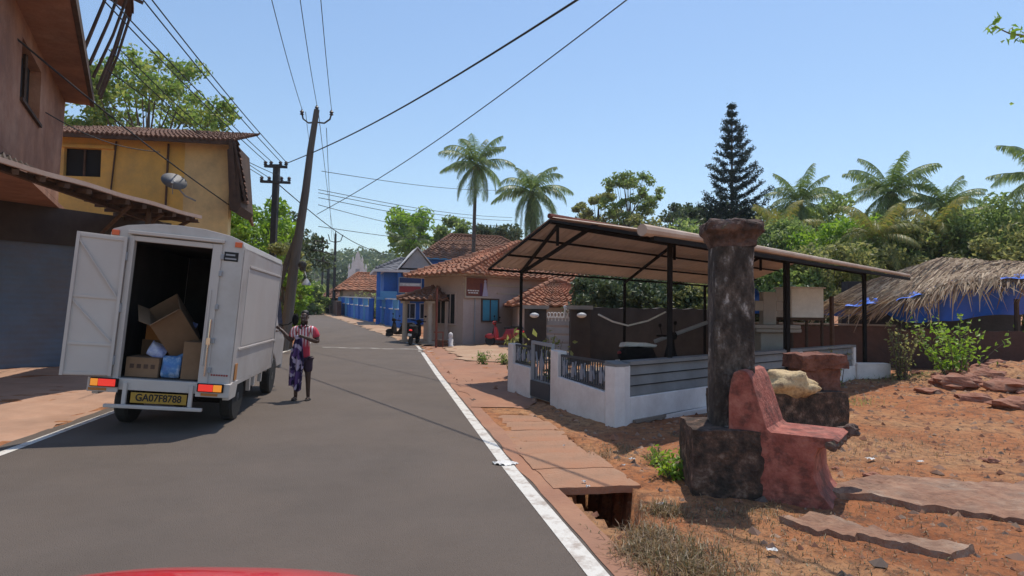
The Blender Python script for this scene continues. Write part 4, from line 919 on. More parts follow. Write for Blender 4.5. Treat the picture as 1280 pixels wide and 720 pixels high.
# wires
def wire(a, b, sag, label, r=.012, group=None, name='power_line'):
    pts = [a.lerp(b, i/24)-V3((0,0,sag*math.sin(math.pi*i/24))) for i in range(25)]
    m = MB(); m.tube(pts, r, 5); o = m.build(name, MT['wire']); tag(o, label, 'power line', group); return o
T1 = tp+V3((0,0,.05)); GW = 'overhead power lines'
lt = 'thin wire from the crossarm pole rising to the top left of the sky'
for i, (px, top) in enumerate(((141,7.3),(148,7.3),(182,7.35),(190,7.35))):
    s = (-.42,-.18,.2,.42)[i]; wire(tp+V3((s,-.1,.1)), PZ(px, 2, top)+ (PZ(px,2,top)-tp)*.25, .15, lt, .015, GW)
lt2 = 'thin wire from the lower crossarm towards the brown building'
for i, (x0, y0, s) in enumerate(((136,62,-.5),(146,58,-.3),(135,88,.3))):
    wire(tp+V3((s,-.1,-.55)), P(x0, y0, 14), .25, lt2, .014, GW)
l3 = 'thin wire running from the leaning pole up towards the top edge of the sky'
for (q, px) in ((V3((-.52,0,0)),346),(V3((0,0,.16)),376),(V3((.52,0,0)),397)):
    e = PZ(px, 3, 8.5); wire(pB+q, e+(e-pB)*.2, .12, l3, .010, GW)
for (x0, y0, x1, y1) in ((382,140,388,180),(408,160,415,300),(398,140,418,300)): wire(P(x0,y0,20.8), P(x1,y1,60), .3, 'thin wire from the leaning pole down to the fork-topped far pole', .012, GW)
e = PZ(649,3,6.5); wire(tp+V3((.35,-.1,0)), e+(e-tp)*.6, .55, 'thick black cable swinging from the crossarm pole up to the top centre of the sky', .019)
a_ = P(396,268,26); e = PZ(768,3,7.6); wire(a_, e+(e-a_)*.15, .35, 'thin cable rising from behind the leaning pole to the top centre-right of the sky', .014)
for i, (x0,y0,x1,y1) in enumerate(((402,214,640,238),(398,237,640,272),(398,241,640,276),(398,247,640,283),(398,256,560,287),(398,283,600,300))):
    wire(P(x0,y0,24), P(x1,y1,44), .25, 'thin level wire strung from the poles across to the palm trees', .014, GW)
wire(P(350,232,24.3), P(482,318,42), .5, 'thin wire slanting from the crossarm pole down to the blue house', .022)
wire(P(330,262,24), P(346,230,24.3), .05, 'short stay wire at the left of the crossarm pole', .014)
wire(P(-60,-20,8.5), P(286,256,17.15), .12, 'thick brown cable slanting down across the front of the yellow house', .017)
wire(P(5,108,11), P(200,190,16.4), .3, 'thin slack wire crossing the brown wall to the yellow house', .012)
# ================================================================== centre houses
UA = math.atan2(.66, .75)
def hip_roof(m, x0, x1, y0, y1, ze, zr, rx0, rx1, ry, cols=1.0, rows=16, amp=.04, step=.05, seed=1, sides='fblr', jit=.012):
    # local coordinates -> m.M
    a, b, c, d = (x0,y0,ze),(x1,y0,ze),(x1,y1,ze),(x0,y1,ze); r0, r1 = (rx0,ry,zr),(rx1,ry,zr)
    M_ = m.M; T = (lambda p: M_ @ V3(p)); mm = MB(); k = cols
    if 'f' in sides: mm.tiles(T(a),T(b),T(r1),T(r0), max(4,int((x1-x0)*k)), rows, amp, step, jit, seed=seed)
    if 'r' in sides: mm.tiles(T(b),T(c),T(r1),T(r1), max(4,int((y1-y0)*k)), rows, amp, step, jit, seed=seed+1)
    if 'b' in sides: mm.tiles(T(c),T(d),T(r0),T(r1), max(4,int((x1-x0)*k)), rows, amp, step, jit, seed=seed+2)
    if 'l' in sides: mm.tiles(T(d),T(a),T(r0),T(r0), max(4,int((y1-y0)*k)), rows, amp, step, jit, seed=seed+3)
    for p, q in ((a,r0),(b,r1),(c,r1),(d,r0),(r0,r1)):
        p = T(p); q = T(q); n = max(3, int((q-p).length/.35))
        for i in range(n): s = p.lerp(q, i/n)+V3((0,0,.05)); e = p.lerp(q, (i+1.12)/n)+V3((0,0,.05)); mm.tube([s+V3((0,0,.03)), e], [.11,.085], 7)
    m.v += mm.v if not m.M else mm.v; 
    off = len(m.v)-len(mm.v); m.f += [tuple(i+off for i in f) for f in mm.f]
def wallbox(M_, x0, x1, y0, y1, z0, z1, t=.2):
    m = MB(M_); m.box(x0,x1,y0,y0+t,z0,z1); m.box(x0,x1,y1-t,y1,z0,z1); m.box(x0,x0+t,y0+t,y1-t,z0,z1); m.box(x1-t,x1,y0+t,y1-t,z0,z1); return m
# grey plaster house
K = G(578,431); HM = frame((K.x,K.y,0), UA)
gh = thing('grey_house', 'single-storey grey plastered house with clay tiled roof at the road junction', 'house', (K.x,K.y,0), (0,0,UA))
m = wallbox(HM, 0,7.5,0,3.1,-.2,3.05); m.build('wall', MT['greyplaster'], gh)
m = MB(HM); m.box(-.06,7.5,-.05,0,2.60,2.68); m.box(1.9,4.2,-.03,0,2.25,2.32); m.build('cornice', MT['beige'], gh)
m = MB(HM); hip_roof(m, -.75,8.2,-.7,3.75, 3.05,4.95, 4.6,7.0,1.7, 2.6,18,.045,.07,3,'flrb',.03); m.build('roof', MT['tile'], gh)
m = MB(HM); m.box(-.6,8.0,-.55,3.6,3.0,3.08); m.build('eave_soffit', MT['beige'], gh)
def window(M_, par, x0, x1, z0, z1, y, mt, fr='wood', bars=1, nm='window', axis_='x', s=-1):
    def bx(m, a0, a1, b0, b1, c0, c1): 
        if axis_ == 'x': m.box(a0,a1,b0,b1,c0,c1)
        else: m.box(b0,b1,a0,a1,c0,c1)
    m = MB(M_); bx(m, x0,x1,y+s*.02,y+s*.005,z0,z1); w = m.build(nm, MT[mt], par)
    m = MB(M_); f = .06
    bx(m,x0-f,x0,y+s*.06,y,z0-f,z1+f); bx(m,x1,x1+f,y+s*.06,y,z0-f,z1+f); bx(m,x0,x1,y+s*.06,y,z1,z1+f); bx(m,x0,x1,y+s*.08,y,z0-f,z0)
    for i in range(bars): c = x0+(x1-x0)*(i+1)/(bars+1); bx(m,c-.02,c+.02,y+s*.05,y+s*.02,z0,z1)
    m.build('window_frame', MT[fr], w); return w
window(HM, gh, 1.05,1.95, 1.05,1.98, 0, 'teal', 'wood', 1)
window(HM, gh, .55,2.0, .9,2.2, 0, 'darkin','greyplaster', 3, axis_='y', s=-1)
m = MB(HM); m.tube([(.62,-.04,.1),(.62,-.04,2.1)], .03, 6); m.build('drainpipe', MT['grey'], gh)
# board on the corner
bd = thing('wall_board', 'reddish board with a pale dressed figure above the blue window of the grey house', 'sign', HM @ V3((1.2,-.12,2.15)), (0,0,UA))
m = MB(HM); m.box(.05,1.25,-.10,-.06,2.12,2.92); b_ = m.build('panel', MT['rust'], bd); m = MB(HM); m.box(.02,1.5,-.13,-.04,2.04,2.12); m.box(.02,.06,-.13,-.04,2.12,2.95); m.build('board_frame', MT['beige'], bd)
m = MB(HM); 
for i in range(5): m.box(.16+i*.13,.26+i*.13,-.106,-.101,2.34,2.39)
for i in range(4): m.box(.2+i*.14,.31+i*.14,-.106,-.101,2.24,2.29)
m.build('lettering', MT['litter'], b_)
m = MB(HM); m.prism([(.98,-.101,2.13),(1.3,-.101,2.13),(1.22,-.101,2.5),(1.2,-.101,2.72),(1.06,-.101,2.72),(1.04,-.101,2.5)], (0,-.012,0)); m.ball((1.13,-.107,2.79),(.07,.012,.08),10,6); m.build('painted_figure', mat('pale_lilac', [(.40,.36,.50),(.5,.45,.55)], 5,.8,0), b_)
m = MB(HM); m.box(.84,.98,-.108,-.101,2.14,2.7); m.build('painted_band', mat('maroon', [(.10,.02,.05)], 5,.8,0), b_)
# porch
pq = V3((-3.25,26.3,0)); PM = frame(pq, UA+R(8))
po = thing('tiled_porch', 'small tiled porch roof on pillars at the road side of the grey house', 'porch', pq, (0,0,UA+R(8)))
m = MB(PM); hip_roof(m, -.75,1.1,-.3,2.0, 1.95,2.6, .9,1.05,.9, 2.4,9,.04,.06,11,'flrb',.02); m.build('roof', MT['browntile'], po)
m = MB(PM); m.box(-.65,1.05,-.2,1.9,1.88,1.95); m.build('soffit', MT['wood'], po)
for x, y in ((-.5,0),(-.5,1.7)):
    m = MB(PM); m.tube([(x,y,-.1),(x,y,.6),(x,y,1.9)], [.13,.11,.11], 12); m.box(x-.15,x+.15,y-.15,y+.15,1.78,1.88); m.box(x-.16,x+.16,y-.16,y+.16,-.1,.12); m.build('column', MT['beige'], po)
m = MB(PM); m.box(.35,.85,-.2,-.05,-.1,1.88); m.box(.9,1.05,-.05,1.8,-.1,1.88); m.build('side_wall', MT['greyplaster'], po)
m = MB(PM); m.box(.84,.89,.3,1.0,1.0,1.75); m.build('poster', MT['inkred'], po); m = MB(PM); m.box(.82,.88,.2,1.6,.5,.95); m.build('blue_panel', MT['blue'], po)
# blue house
BM = frame((-9.0,41.5,.42), R(17))
bh = thing('blue_house', 'blue two-storey house with grey gabled porch roof and large brown tiled roof', 'house', (-9.0,41.5,.42), (0,0,R(20)))
m = wallbox(BM, 0,3.6,0,4,-.3,3.75); m.box(3.6,12,2.2,2.4,-.3,5.0); m.box(3.5,3.7,2.4,9,-.3,5.0); m.box(11.8,12,2.4,9,-.3,5.0); m.box(3.7,11.8,8.8,9,-.3,5.0); m.build('wall', MT['blue'], bh)
m = MB(BM); hip_roof(m, 2.6,13,1.5,10,5.0,7.3, 5.8,10,5.6, 1.6,16,.05,.08,21,'flrb'); m.build('roof', MT['browntile'], bh)
m = MB(BM); m.box(2.7,12.9,1.55,9.9,4.9,5.0); m.build('roof_fascia', MT['lightblue'], bh)
# porch gables
m = MB(BM); hip_roof(m, -.6,4.1,-.7,3.6,3.85,4.75, 1.2,2.6,1.2, 1.6,7,.03,.04,31,'flrb'); m.build('porch_roof', mat('grey_tile', [(.12,.12,.14),(.18,.18,.2)], 3,.9,.2), bh)
m = MB(BM); m.prism([(1.1,-.75,4.0),(3.3,-.75,4.0),(2.2,-.75,5.35)], (0,.12,0)); g_ = m.build('gable', MT['grey'], bh)
m = MB(BM)
for s in (-1, 1): m.hexa([(2.2,-.95,5.42),(2.2,2.2,5.42),(2.2+s*1.35,2.2,3.85),(2.2+s*1.35,-.95,3.85)], [(2.2,-.95,5.50),(2.2,2.2,5.50),(2.2+s*1.38,2.2,3.92),(2.2+s*1.38,-.95,3.92)])
m.build('gable_roof', MT['white'], g_)
m = MB(BM); m.box(-.75,4.2,-.85,-.7,3.68,3.85); m.box(-.75,-.6,-.7,3.6,3.68,3.85); m.box(-.6,4.1,-.7,3.6,3.70,3.78); m.build('eave_fascia', MT['white'], bh)
for x in (-.4,1.0,2.9,3.9):
    m = MB(BM); m.box(x-.12,x+.12,-.6,-.36,-.3,3.68); m.build('column', MT['blue'], bh)
m = MB(BM); m.box(-.5,4.0,-.62,-.5,1.75,1.95); m.box(-.28,2.8,-.58,-.5,1.95,2.35); m.build('balcony_rail', MT['lightblue'], bh)
sg = MB(BM); sg.box(.95,2.55,-.75,-.66,2.25,3.35); s_ = sg.build('sign_board', MT['grey'], bh)
m = MB(BM); m.box(1.0,2.5,-.765,-.751,2.3,2.72); m.build('red_stripe', MT['inkred'], s_); m = MB(BM); m.box(1.05,2.4,-.765,-.751,2.76,2.92); m.build('pale_stripe', MT['paint'], s_); m = MB(BM); m.box(1.0,2.5,-.765,-.751,2.96,3.3); m.build('dark_stripe', mat('navy', [(.02,.04,.12)], 3,.7,0), s_)
m = MB(BM); m.box(2.95,3.5,-.05,-.01,1.9,3.5); m.build('door', mat('olive_door', [(.16,.14,.06)], 3,.8,.1), bh)
m = MB(BM); m.box(.3,1.1,-.05,-.01,-.2,1.7); m.build('door', MT['inkred'], bh)
for x0 in (1.5, 2.6): window(BM, bh, x0,x0+.7,.5,1.5,0,'glass','white',1)
# blue compound wall
def compound(pts, label):
    a = pts[0]; t = thing('blue_compound_wall', label, 'wall', a)
    for (p, q) in zip(pts, pts[1:]):
        p = V3(p); q = V3(q); L_ = (q-p).length; n = max(2, int(L_/2.3))
        m = MB(); up = V3((0,0,1)); m.hexa(*[[x+up*z for x in (p, q, q+V3((.15,.15,0)), p+V3((.15,.15,0)))] for z in (-.3, 1.15)]); m.build('lower_wall', MT['blue'], t)
        m = MB(); m.hexa(*[[x+up*z for x in (p+V3((-.05,-.05,0)), q+V3((-.05,-.05,0)), q+V3((.2,.2,0)), p+V3((.2,.2,0)))] for z in (1.15, 1.22)]); m.hexa(*[[x+up*z for x in (p, q, q+V3((.15,.15,0)), p+V3((.15,.15,0)))] for z in (1.78, 1.86)]); m.build('coping', MT['white'], t)
        for i in range(n+1):
            c = p.lerp(q, i/n); m = MB(); m.box(c.x-.12,c.x+.2,c.y-.13,c.y+.18,c.z-.3,c.z+1.78); m.build('pier', MT['lightblue' if i%2 else 'blue'], t)
def rp(px, py):
    Y = 5.0
    while Y < 140:
        p = P(px, py, Y)
        if p.z <= rise(Y): return V3((p.x, Y, rise(Y)))
        Y += .1
    return V3((p.x, Y, rise(Y)))
c1 = rp(501,411); c2 = rp(471,404); c3 = rp(452,399.5); c4 = rp(424,393.5)
compound([c1, rp(486,408)], 'nearest pale blue stretch of the compound wall with a solid gate beside the grey house')
compound([rp(484,407.5), c2+V3((.3,-.3,0))], 'middle blue stretch of the low compound wall in front of the garden shrubs')
compound([rp(463,403), c4], 'farthest blue stretch of the compound wall ending near the forked pole')
# far houses and church
fh = thing('far_house', 'distant brown tiled house behind the garden shrubs left of the blue house', 'house', P(462,372,58))
FM = frame((P(462,372,60).x, 60, 1.2), R(20)); m = wallbox(FM, -2.6,2.6,0,5,-1,2.2); m.build('wall', MT['beige'], fh); m = MB(FM); hip_roof(m, -3.4,3.2,-.8,6,2.2,4.1,-1,1.2,2.6,1.4,10,.05,.08,41,'flrb'); m.build('roof', MT['tile'], fh)
fh = thing('far_house', 'low brown roofed shed farthest along the right side of the road', 'house', P(440,375,66))
FM = frame((P(440,375,66).x, 66, 1.2), R(14)); m = wallbox(FM, -2.6,3.0,0,4,-1,1.5); m.build('wall', MT['greyplaster'], fh); m = MB(FM); hip_roof(m, -3.4,3.6,-.8,5,1.5,2.7,-2,2.5,2.2,1.4,8,.05,.08,45,'flrb'); m.build('roof', MT['browntile'], fh)
cc = P(446,380,105); CM = frame((cc.x,105,1.5), R(20)); ch = thing('white_church', 'small white church front with stepped gable on the far hillside', 'church', (cc.x,105,1.5), (0,0,R(20)))
m = MB(CM); m.prism([(-1.6,0,0),(1.6,0,0),(1.6,0,6.6),(1.05,0,7.4),(1.05,0,8.2),(.55,0,8.6),(.3,0,9.8),(0,0,10.4),(-.3,0,9.8),(-.55,0,8.6),(-1.05,0,8.2),(-1.05,0,7.4),(-1.6,0,6.6)], (0,.6,0)); m.box(-1.4,1.4,.6,9,0,6); m.build('facade', MT['white'], ch)
for x in (-1.45,1.45,-.8,.8): m = MB(CM); m.lathe([(.16,0),(.16,.7),(.22,.75),(.02,1.5)], (x,.3,6.7 if abs(x)>1 else 8.0), 8); m.build('pinnacle', MT['white'], ch)
m = MB(CM); m.box(-.35,.35,-.05,-.01,6,7.2); m.build('window', MT['grey'], ch)
bw = thing('roadside_wall', 'low dark brown wall at the far bend left of the blue compound', 'wall', rp(420,395))
m = MB(); a = rp(421,396); b = rp(402,387); m.hexa([a, b, b+V3((1,1,0)), a+V3((.3,.3,0))], [p+V3((0,0,1.3)) for p in (a, b, b+V3((1,1,0)), a+V3((.3,.3,0)))]); m.build('masonry', MT['latwall'], bw)
m = MB(); m.hexa([p+V3((0,0,1.3)) for p in (a, b, b+V3((1,1,0)), a+V3((.3,.3,0)))], [p+V3((0,0,1.42)) for p in (a, b, b+V3((1,1,0)), a+V3((.3,.3,0)))]); m.build('coping', MT['wood'], bw)
# roadside post, marker stone, crate
q = G(545,435); t = thing('iron_post', 'rusty dark iron post standing at the junction in front of the grey house', 'post', q)
m = MB(); m.tube([q-V3((0,0,.1)), q+V3((.0,0,2.35))], .045, 8); m.build('shaft', MT['rust'], t); m = MB(); m.bar(q+V3((-.1,0,.62)), q+V3((.28,.05,.62)), .04); m.bar(q+V3((.26,.05,.0)), q+V3((.26,.05,.62)), .04); m.build('rail', MT['rust'], t)
q = G(563,434); m = MB(); m.lathe([(.14,0),(.13,.06),(.10,.08),(.11,.32),(.07,.36),(.10,.44),(.08,.55),(.02,.6)], q, 14); o = m.build('marker_stone', MT['white'], smooth=True); tag(o, 'small white marker stone beside the brown crate at the junction', 'milestone')
q = G(553,434); m = MB(frame(q, .5)); m.box(-.17,.17,-.14,.14,.02,.3); 
for z in (.02,.12,.22): m.box(-.19,.19,-.16,-.14,z,z+.07); m.box(-.19,.19,.14,.16,z,z+.07)
o = m.build('wooden_crate', MT['wood'], bevel=.01); tag(o, 'small dark brown crate lying left of the white marker stone', 'crate')
# ------------------------------------------------------------------ scooters
def scooter(label, loc, ang, body='redpaint', lean=.12, name='scooter', seat='rubber', tail='redlamp'):
    Mx = Matrix.LocRotScale(V3(loc), Euler((0,lean,ang)), None); t = thing(name, label, 'scooter', loc, (0,lean,ang))
    def mb(): return MB(Mx)
    for y in (-.62,.62):
        m = mb(); m.lathe([(.13,-.05),(.21,-.05),(.235,-.02),(.235,.02),(.21,.05),(.13,.05)], (0,y,.235), 20, ax='x'); w = m.build('wheel', MT['rubber'], t); m = mb(); m.lathe([(.01,-.04),(.13,-.03),(.13,.03),(.01,.04)], (0,y,.235), 12, ax='x'); m.build('rim', MT['grey'], w)
    m = mb()
    def sec(y, w, z0, z1): return [(-w*.6,y,z0),(-w,y,(z0+z1)/2),(-w*.7,y,z1),(w*.7,y,z1),(w,y,(z0+z1)/2),(w*.6,y,z0)]
    ss = [sec(-.92,.05,.55,.66), sec(-.8,.13,.42,.74), sec(-.5,.19,.30,.76), sec(-.15,.18,.28,.72), sec(0,.16,.26,.42), sec(.25,.16,.24,.32), sec(.32,.2,.26,.6), sec(.40,.17,.35,.85), sec(.46,.08,.5,.93)]
    vs = [p for s in ss for p in s]; fs = [(i*6+k, i*6+(k+1)%6, (i+1)*6+(k+1)%6, (i+1)*6+k) for i in range(len(ss)-1) for k in range(6)]; fs += [(5,4,3,2,1,0), tuple((len(ss)-1)*6+k for k in range(6))]
    m.add(vs, fs); m.build('body', MT[body], t, bevel=.02)
    m = mb(); m.prism([(-.12,-.85,.76),(-.12,-.05,.74),(-.12,.0,.79),(-.12,-.3,.84),(-.12,-.8,.86)], (.24,0,0)); m.build('seat', MT[seat], t, bevel=.03)
    m = mb(); m.ball((0,.62,.40),(.08,.28,.13),12,8); m.build('front_mudguard', MT[body], t, smooth=True)
    m = mb(); m.tube([(0,.60,.24),(0,.42,.95)], .028, 8); m.tube([(-.33,.30,1.02),(-.15,.40,1.0),(.15,.40,1.0),(.33,.30,1.02)], .022, 8); m.tube([(-.22,.36,1.02),(-.26,.36,1.2)], .008, 5); m.tube([(.22,.36,1.02),(.26,.36,1.2)], .008, 5); m.ball((-.27,.36,1.24),(.06,.02,.045),8,6); m.ball((.27,.36,1.24),(.06,.02,.045),8,6); m.build('handlebar', MT['black'], t)
    m = mb(); m.ball((0,.47,.98),(.13,.09,.09),12,8); m.build('headlight_cowl', MT[body], t, smooth=True)
    m = mb(); m.ball((0,.545,.98),(.08,.03,.055),10,8); m.build('headlight', MT['chrome'], t)
    m = mb(); m.ball((0,-.90,.64),(.07,.03,.04),10,6); m.build('tail_light', MT[tail], t)
    m = mb(); m.box(-.08,.08,-.96,-.945,.40,.50); m.build('number_plate', MT['litter'], t)
    return t
scooter('dark scooter parked facing away at the road edge by the porch', G(517,430.5), R(-4), 'black')
scooter('dark scooter with a silver front leaning behind the first one, nearest the blue wall', G(498,424), R(62), 'black', .2)['label'] = 'dark scooter leaning sideways nearest the blue wall'
scooter('red scooter parked against the grey house under the blue window', G(629,433), R(66), 'redpaint', .1)
scooter('white covered motorbike parked inside the pavilion enclosure', P(822,470,12.6)*1.0-V3((0,0,P(822,470,12.6).z)), R(-68), 'black', -.12, seat='litter', tail='inkred')['label'] = 'white and black scooter parked inside the pavilion behind the louvred wall'
# ================================================================== pavilion
u = V3((.745,.667,0)); 
f0 = V3((1.62,7.08,2.45)); r0 = V3((.66,10.2,3.10)); b0 = V3((-.5,12.45,2.40)); Lr = 10.57
pv = thing('pavilion', 'open steel pavilion with a sheet gable roof over the white enclosure', 'pavilion', V3((3.5,10.5,0)))
def corr(a, b, c, d, name, mt, th=.02, n=60):
    m = MB(); A_, B_, C_, D_ = a, b, c, d
    nn_ = (B_-A_).cross(D_-A_).normalized(); nn_ = nn_ if nn_.z > 0 else -nn_
    def fn(uu, v, o=0): return A_.lerp(B_, uu).lerp(D_.lerp(C_, uu), v)+nn_*(.016*math.sin(uu*2*math.pi*n)+o + .01*noise.noise(V3((uu*9, v*4, 1))))
    m.grid(lambda x, y: fn(x, y), n*6, 4); return m.build(name, MT[mt], pv)
f1, r1, b1 = f0+u*Lr, r0+u*Lr, b0+u*Lr
corr(b0, b1, r1, r0, 'back_roof_sheet', 'sheetroof'); corr(f0, f1, r1, r0, 'front_roof_sheet', 'sheettop')
m = MB(); m.tube([r0+V3((0,0,.02))-u*.05, r1+V3((0,0,.02))], .045, 8); m.build('ridge_cap', MT['rust'], pv)
m = MB(); m.tube([f0+V3((-.02,0,.0))-u*.08, f0+u*1.6+V3((0,0,.02)), f1], [.075,.05,.035], 10); m.build('eave_roll', MT['sheettop'], pv)
m = MB(); dn = V3((0,0,-.06))
m.bar(f0+dn, r0+dn, .03,.04); m.bar(r0+dn, b0+dn, .03,.04)
for s in (.33, .66): m.bar(r0.lerp(b0, s)+dn, r1.lerp(b1, s)+dn, .04,.04); m.bar(r0.lerp(f0, s)+dn, r1.lerp(f1, s)+dn, .04,.04)
m.bar(b0+dn*1.0, b1+dn, .04,.045); m.bar(r0+dn*1.5, r1+dn*1.5, .04,.05); m.bar(f0+dn*1.3+u*.1, f1+dn*1.3, .05,.06)
m.build('purlins', MT['black'], pv)
posts_f = [V3((2.3,8.62,0)), V3((5.1,10.95,0)), V3((8.1,13.6,0))]; posts_b = [V3((.2,12.85,0)), V3((2.97,15.6,0)), V3((5.9,18.1,0))]
def roofz(p):    # roof height above a ground point
    w_ = V3((-.667,.745,0)); d = (p-V3((r0.x,r0.y,0))).dot(w_); fd = (V3((f0.x,f0.y,0))-V3((r0.x,r0.y,0))).dot(w_); bd = (V3((b0.x,b0.y,0))-V3((r0.x,r0.y,0))).dot(w_)
    return r0.z+(f0.z-r0.z)*d/fd if d < 0 else r0.z+(b0.z-r0.z)*d/bd
for i, (a, b) in enumerate(zip(posts_f, posts_b)):
    for p in (a, b): m = MB(); m.bar(p-V3((0,0,.15)), V3((p.x,p.y,roofz(p)-.08)), .066,.066); m.box(p.x-.1,p.x+.1,p.y-.1,p.y+.1,-.02,.02); m.build('post', MT['black'], pv)
    A_ = V3((a.x,a.y,roofz(a)-.13)); B_ = V3((b.x,b.y,roofz(b)-.13)); w_ = V3((-.667,.745,0)); rr = r0+u*((a-r0).dot(u)); rr = V3((rr.x,rr.y,r0.z-.13))
    m = MB(); m.bar(A_, rr, .045,.055); m.bar(rr, B_, .045,.055); md_ = A_.lerp(B_,.5); m.bar(rr, V3((rr.x,rr.y,2.62)), .05,.05)
    m.bar(A_.lerp(rr,.1), A_.lerp(rr,.1)+V3((0,0,-.02))+ (B_-A_)*.0+V3((0,0,.0)), .04) if False else None
    if i == 0: m.bar(B_.lerp(A_,.0)+V3((0,0,-.02)), rr+V3((.6,-.6,-.05)), .05,.06)
    m.build('truss', MT['black'], pv)
m = MB(); q = posts_f[1]+u*.35+V3((-.1,.25,0)); m.tube([q, q+V3((0,0,2.5))], .02, 6); m.build('drop_pipe', MT['black'], pv)
# enclosure wall ---------------------------------------------------------
wc = V3((1.33,7.58,0)); wl = V3((-.06,10.9,0)); ld = (wl-wc).normalized(); Ll = (wl-wc).length; ln = V3((ld.y*-1, ld.x, 0)); ln = -ln  # towards inside (right)
en = thing('enclosure_wall', 'low white plastered wall with dark railings and grey louvres around the pavilion', 'wall', wc)
def lpnt(s, z, o=0): p = wc+ld*s+ln*o; return V3((p.x,p.y,z))
def seg(m, s0, s1, za, zb, zc, zd, t=.16):   # bottom za,zb ; top zc(at s0), zd(at s1)
    m.hexa([lpnt(s0,za),lpnt(s1,zb),lpnt(s1,zb,t),lpnt(s0,za,t)], [lpnt(s0,zc),lpnt(s1,zd),lpnt(s1,zd,t),lpnt(s0,zc,t)])
def s_at(px):
    best = min(((abs((lambda p: 640+F*((p-CL).dot(RT))/((p-CL).dot(FW)))(lpnt(s/200*Ll, .5))-px), s/200*Ll) for s in range(201))); return best[1]
sA, sB, sC, sD, sE = s_at(756), s_at(697), s_at(688), s_at(662), s_at(641)
m = MB(); seg(m, .0,sA,-.2,-.2,.77,.80); seg(m, sA,sB,-.2,-.2,.42,.48); seg(m, sB,sC,-.2,-.2,.86,.87); seg(m, sD,sE,-.2,-.2,.52,.54); seg(m, sE,Ll,-.2,-.2,.88,.88)
ul = 7.6
def fp(s, z, o=0): p = wc+u*s+V3((-.667,.745,0))*o; return V3((p.x,p.y,z))
def seg2(m, s0, s1, z0, z1, t=.16, o=0): m.hexa([fp(s0,z0,o),fp(s1,z0,o),fp(s1,z0,o+t),fp(s0,z0,o+t)], [fp(s0,z1,o),fp(s1,z1,o),fp(s1,z1,o+t),fp(s0,z1,o+t)])
seg2(m, .0,.32,-.2,.77); seg2(m, .32,8.6,-.2,.36)
for s in (2.9,5.6,8.45): seg2(m, s,s+.15,.36,.77)
m.build('wall', MT['enclosure'], en, bevel=.012)
m = MB(); seg(m, -.005,sA,.77,.80,.80,.83,.2)
seg2(m, -.0,.33,.772,.80,.2); seg2(m, .32,8.6,.772,.82,.2); m.build('coping', MT['louvre'], en)
for (a, b) in ((.32,2.9),(3.05,5.6),(5.75,8.45)):
    m = MB()
    for i in range(3): z = .37+i*.135; m.hexa([fp(a,z,.02),fp(b,z,.02),fp(b,z,.06),fp(a,z,.06)], [fp(a,z+.115,.05),fp(b,z+.115,.05),fp(b,z+.115,.09),fp(a,z+.115,.09)])
    m.build('louvre_panel', MT['louvre'], en)
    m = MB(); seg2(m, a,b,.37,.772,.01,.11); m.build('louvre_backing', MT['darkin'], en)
def railing(s0, s1, z0, z1, nm='railing'):
    m = MB(); g = (s1-s0); 
    m.bar(lpnt(s0,z0+.02,.06),lpnt(s1,z0+.02,.06),.03); m.bar(lpnt(s0,z1,.06),lpnt(s1,z1,.06),.035); m.bar(lpnt(s0,(z0+z1)/2,.09),lpnt(s1,(z0+z1)/2,.09),.012,.012)
    n = max(3, int(g/.065))
    for i in range(n+1): s = s0+g*i/n; m.bar(lpnt(s,z0,.06),lpnt(s,z1,.06),.018,.018)
    o = m.build(nm, MT['railblue'], en)
    m = MB(); n2_ = max(2, int(g/.22))
    for i in range(n2_):
        s = s0+g*(i+.5)/n2_; h = z1-z0; m.prism([lpnt(s-.03,z0+h*.2,.03),lpnt(s+.03,z0+h*.2,.03),lpnt(s+.05,z0+h*.55,.03),lpnt(s+.025,z0+h*.62,.03),lpnt(s+.02,z0+h*.8,.03),lpnt(s-.02,z0+h*.8,.03),lpnt(s-.025,z0+h*.62,.03),lpnt(s-.05,z0+h*.55,.03)], ln*.012)
        m.tube([lpnt(s-.09,z0+h*.3,.035),lpnt(s-.07,z0+h*.6,.035),lpnt(s-.1,z0+h*.85,.035)], .012, 5)
    m.build('figure_motif', MT['railgrey'], o)
railing(sA+.02,sB-.02,.44,.80); railing(sD+.02,sE-.02,.54,.86)
# gate
gt = thing('iron_gate', 'narrow dark iron gate with pale motifs set in the white enclosure wall', 'gate', lpnt((sC+sD)/2, 0))
m = MB(); m.bar(lpnt(sC+.02,.0,.05),lpnt(sC+.02,.92,.05),.05); m.bar(lpnt(sD-.02,.0,.05),lpnt(sD-.02,.95,.05),.06); m.bar(lpnt(sC,.93,.05),lpnt(sD,.95,.05),.05); m.bar(lpnt(sC,.06,.05),lpnt(sD,.06,.05),.04); m.bar(lpnt(sC,.32,.05),lpnt(sD,.32,.05),.03); m.build('gate_frame', MT['grey'], gt)
m = MB(); n = 9
for i in range(1, n): s = sC+(sD-sC)*i/n; m.bar(lpnt(s,.05,.06),lpnt(s,.92,.06),.018,.018)
seg(m, sC+.03,sD-.03,.06,.06,.32,.32,.012); m.build('bars', MT['railblue'], gt)
m = MB(); s = (sC+sD)/2
m.prism([lpnt(s-.03,.35,.03),lpnt(s+.03,.35,.03),lpnt(s+.035,.5,.03),lpnt(s+.09,.62,.03),lpnt(s+.035,.72,.03),lpnt(s,.86,.03),lpnt(s-.035,.72,.03),lpnt(s-.09,.62,.03),lpnt(s-.035,.5,.03)], ln*.012)
m.tube([lpnt(s+.18,.4,.03),lpnt(s+.14,.6,.03),lpnt(s+.2,.8,.03)], .016, 5); m.tube([lpnt(s-.18,.7,.03),lpnt(s-.2,.85,.03)], .014, 5); m.build('motif', MT['railgrey'], gt)
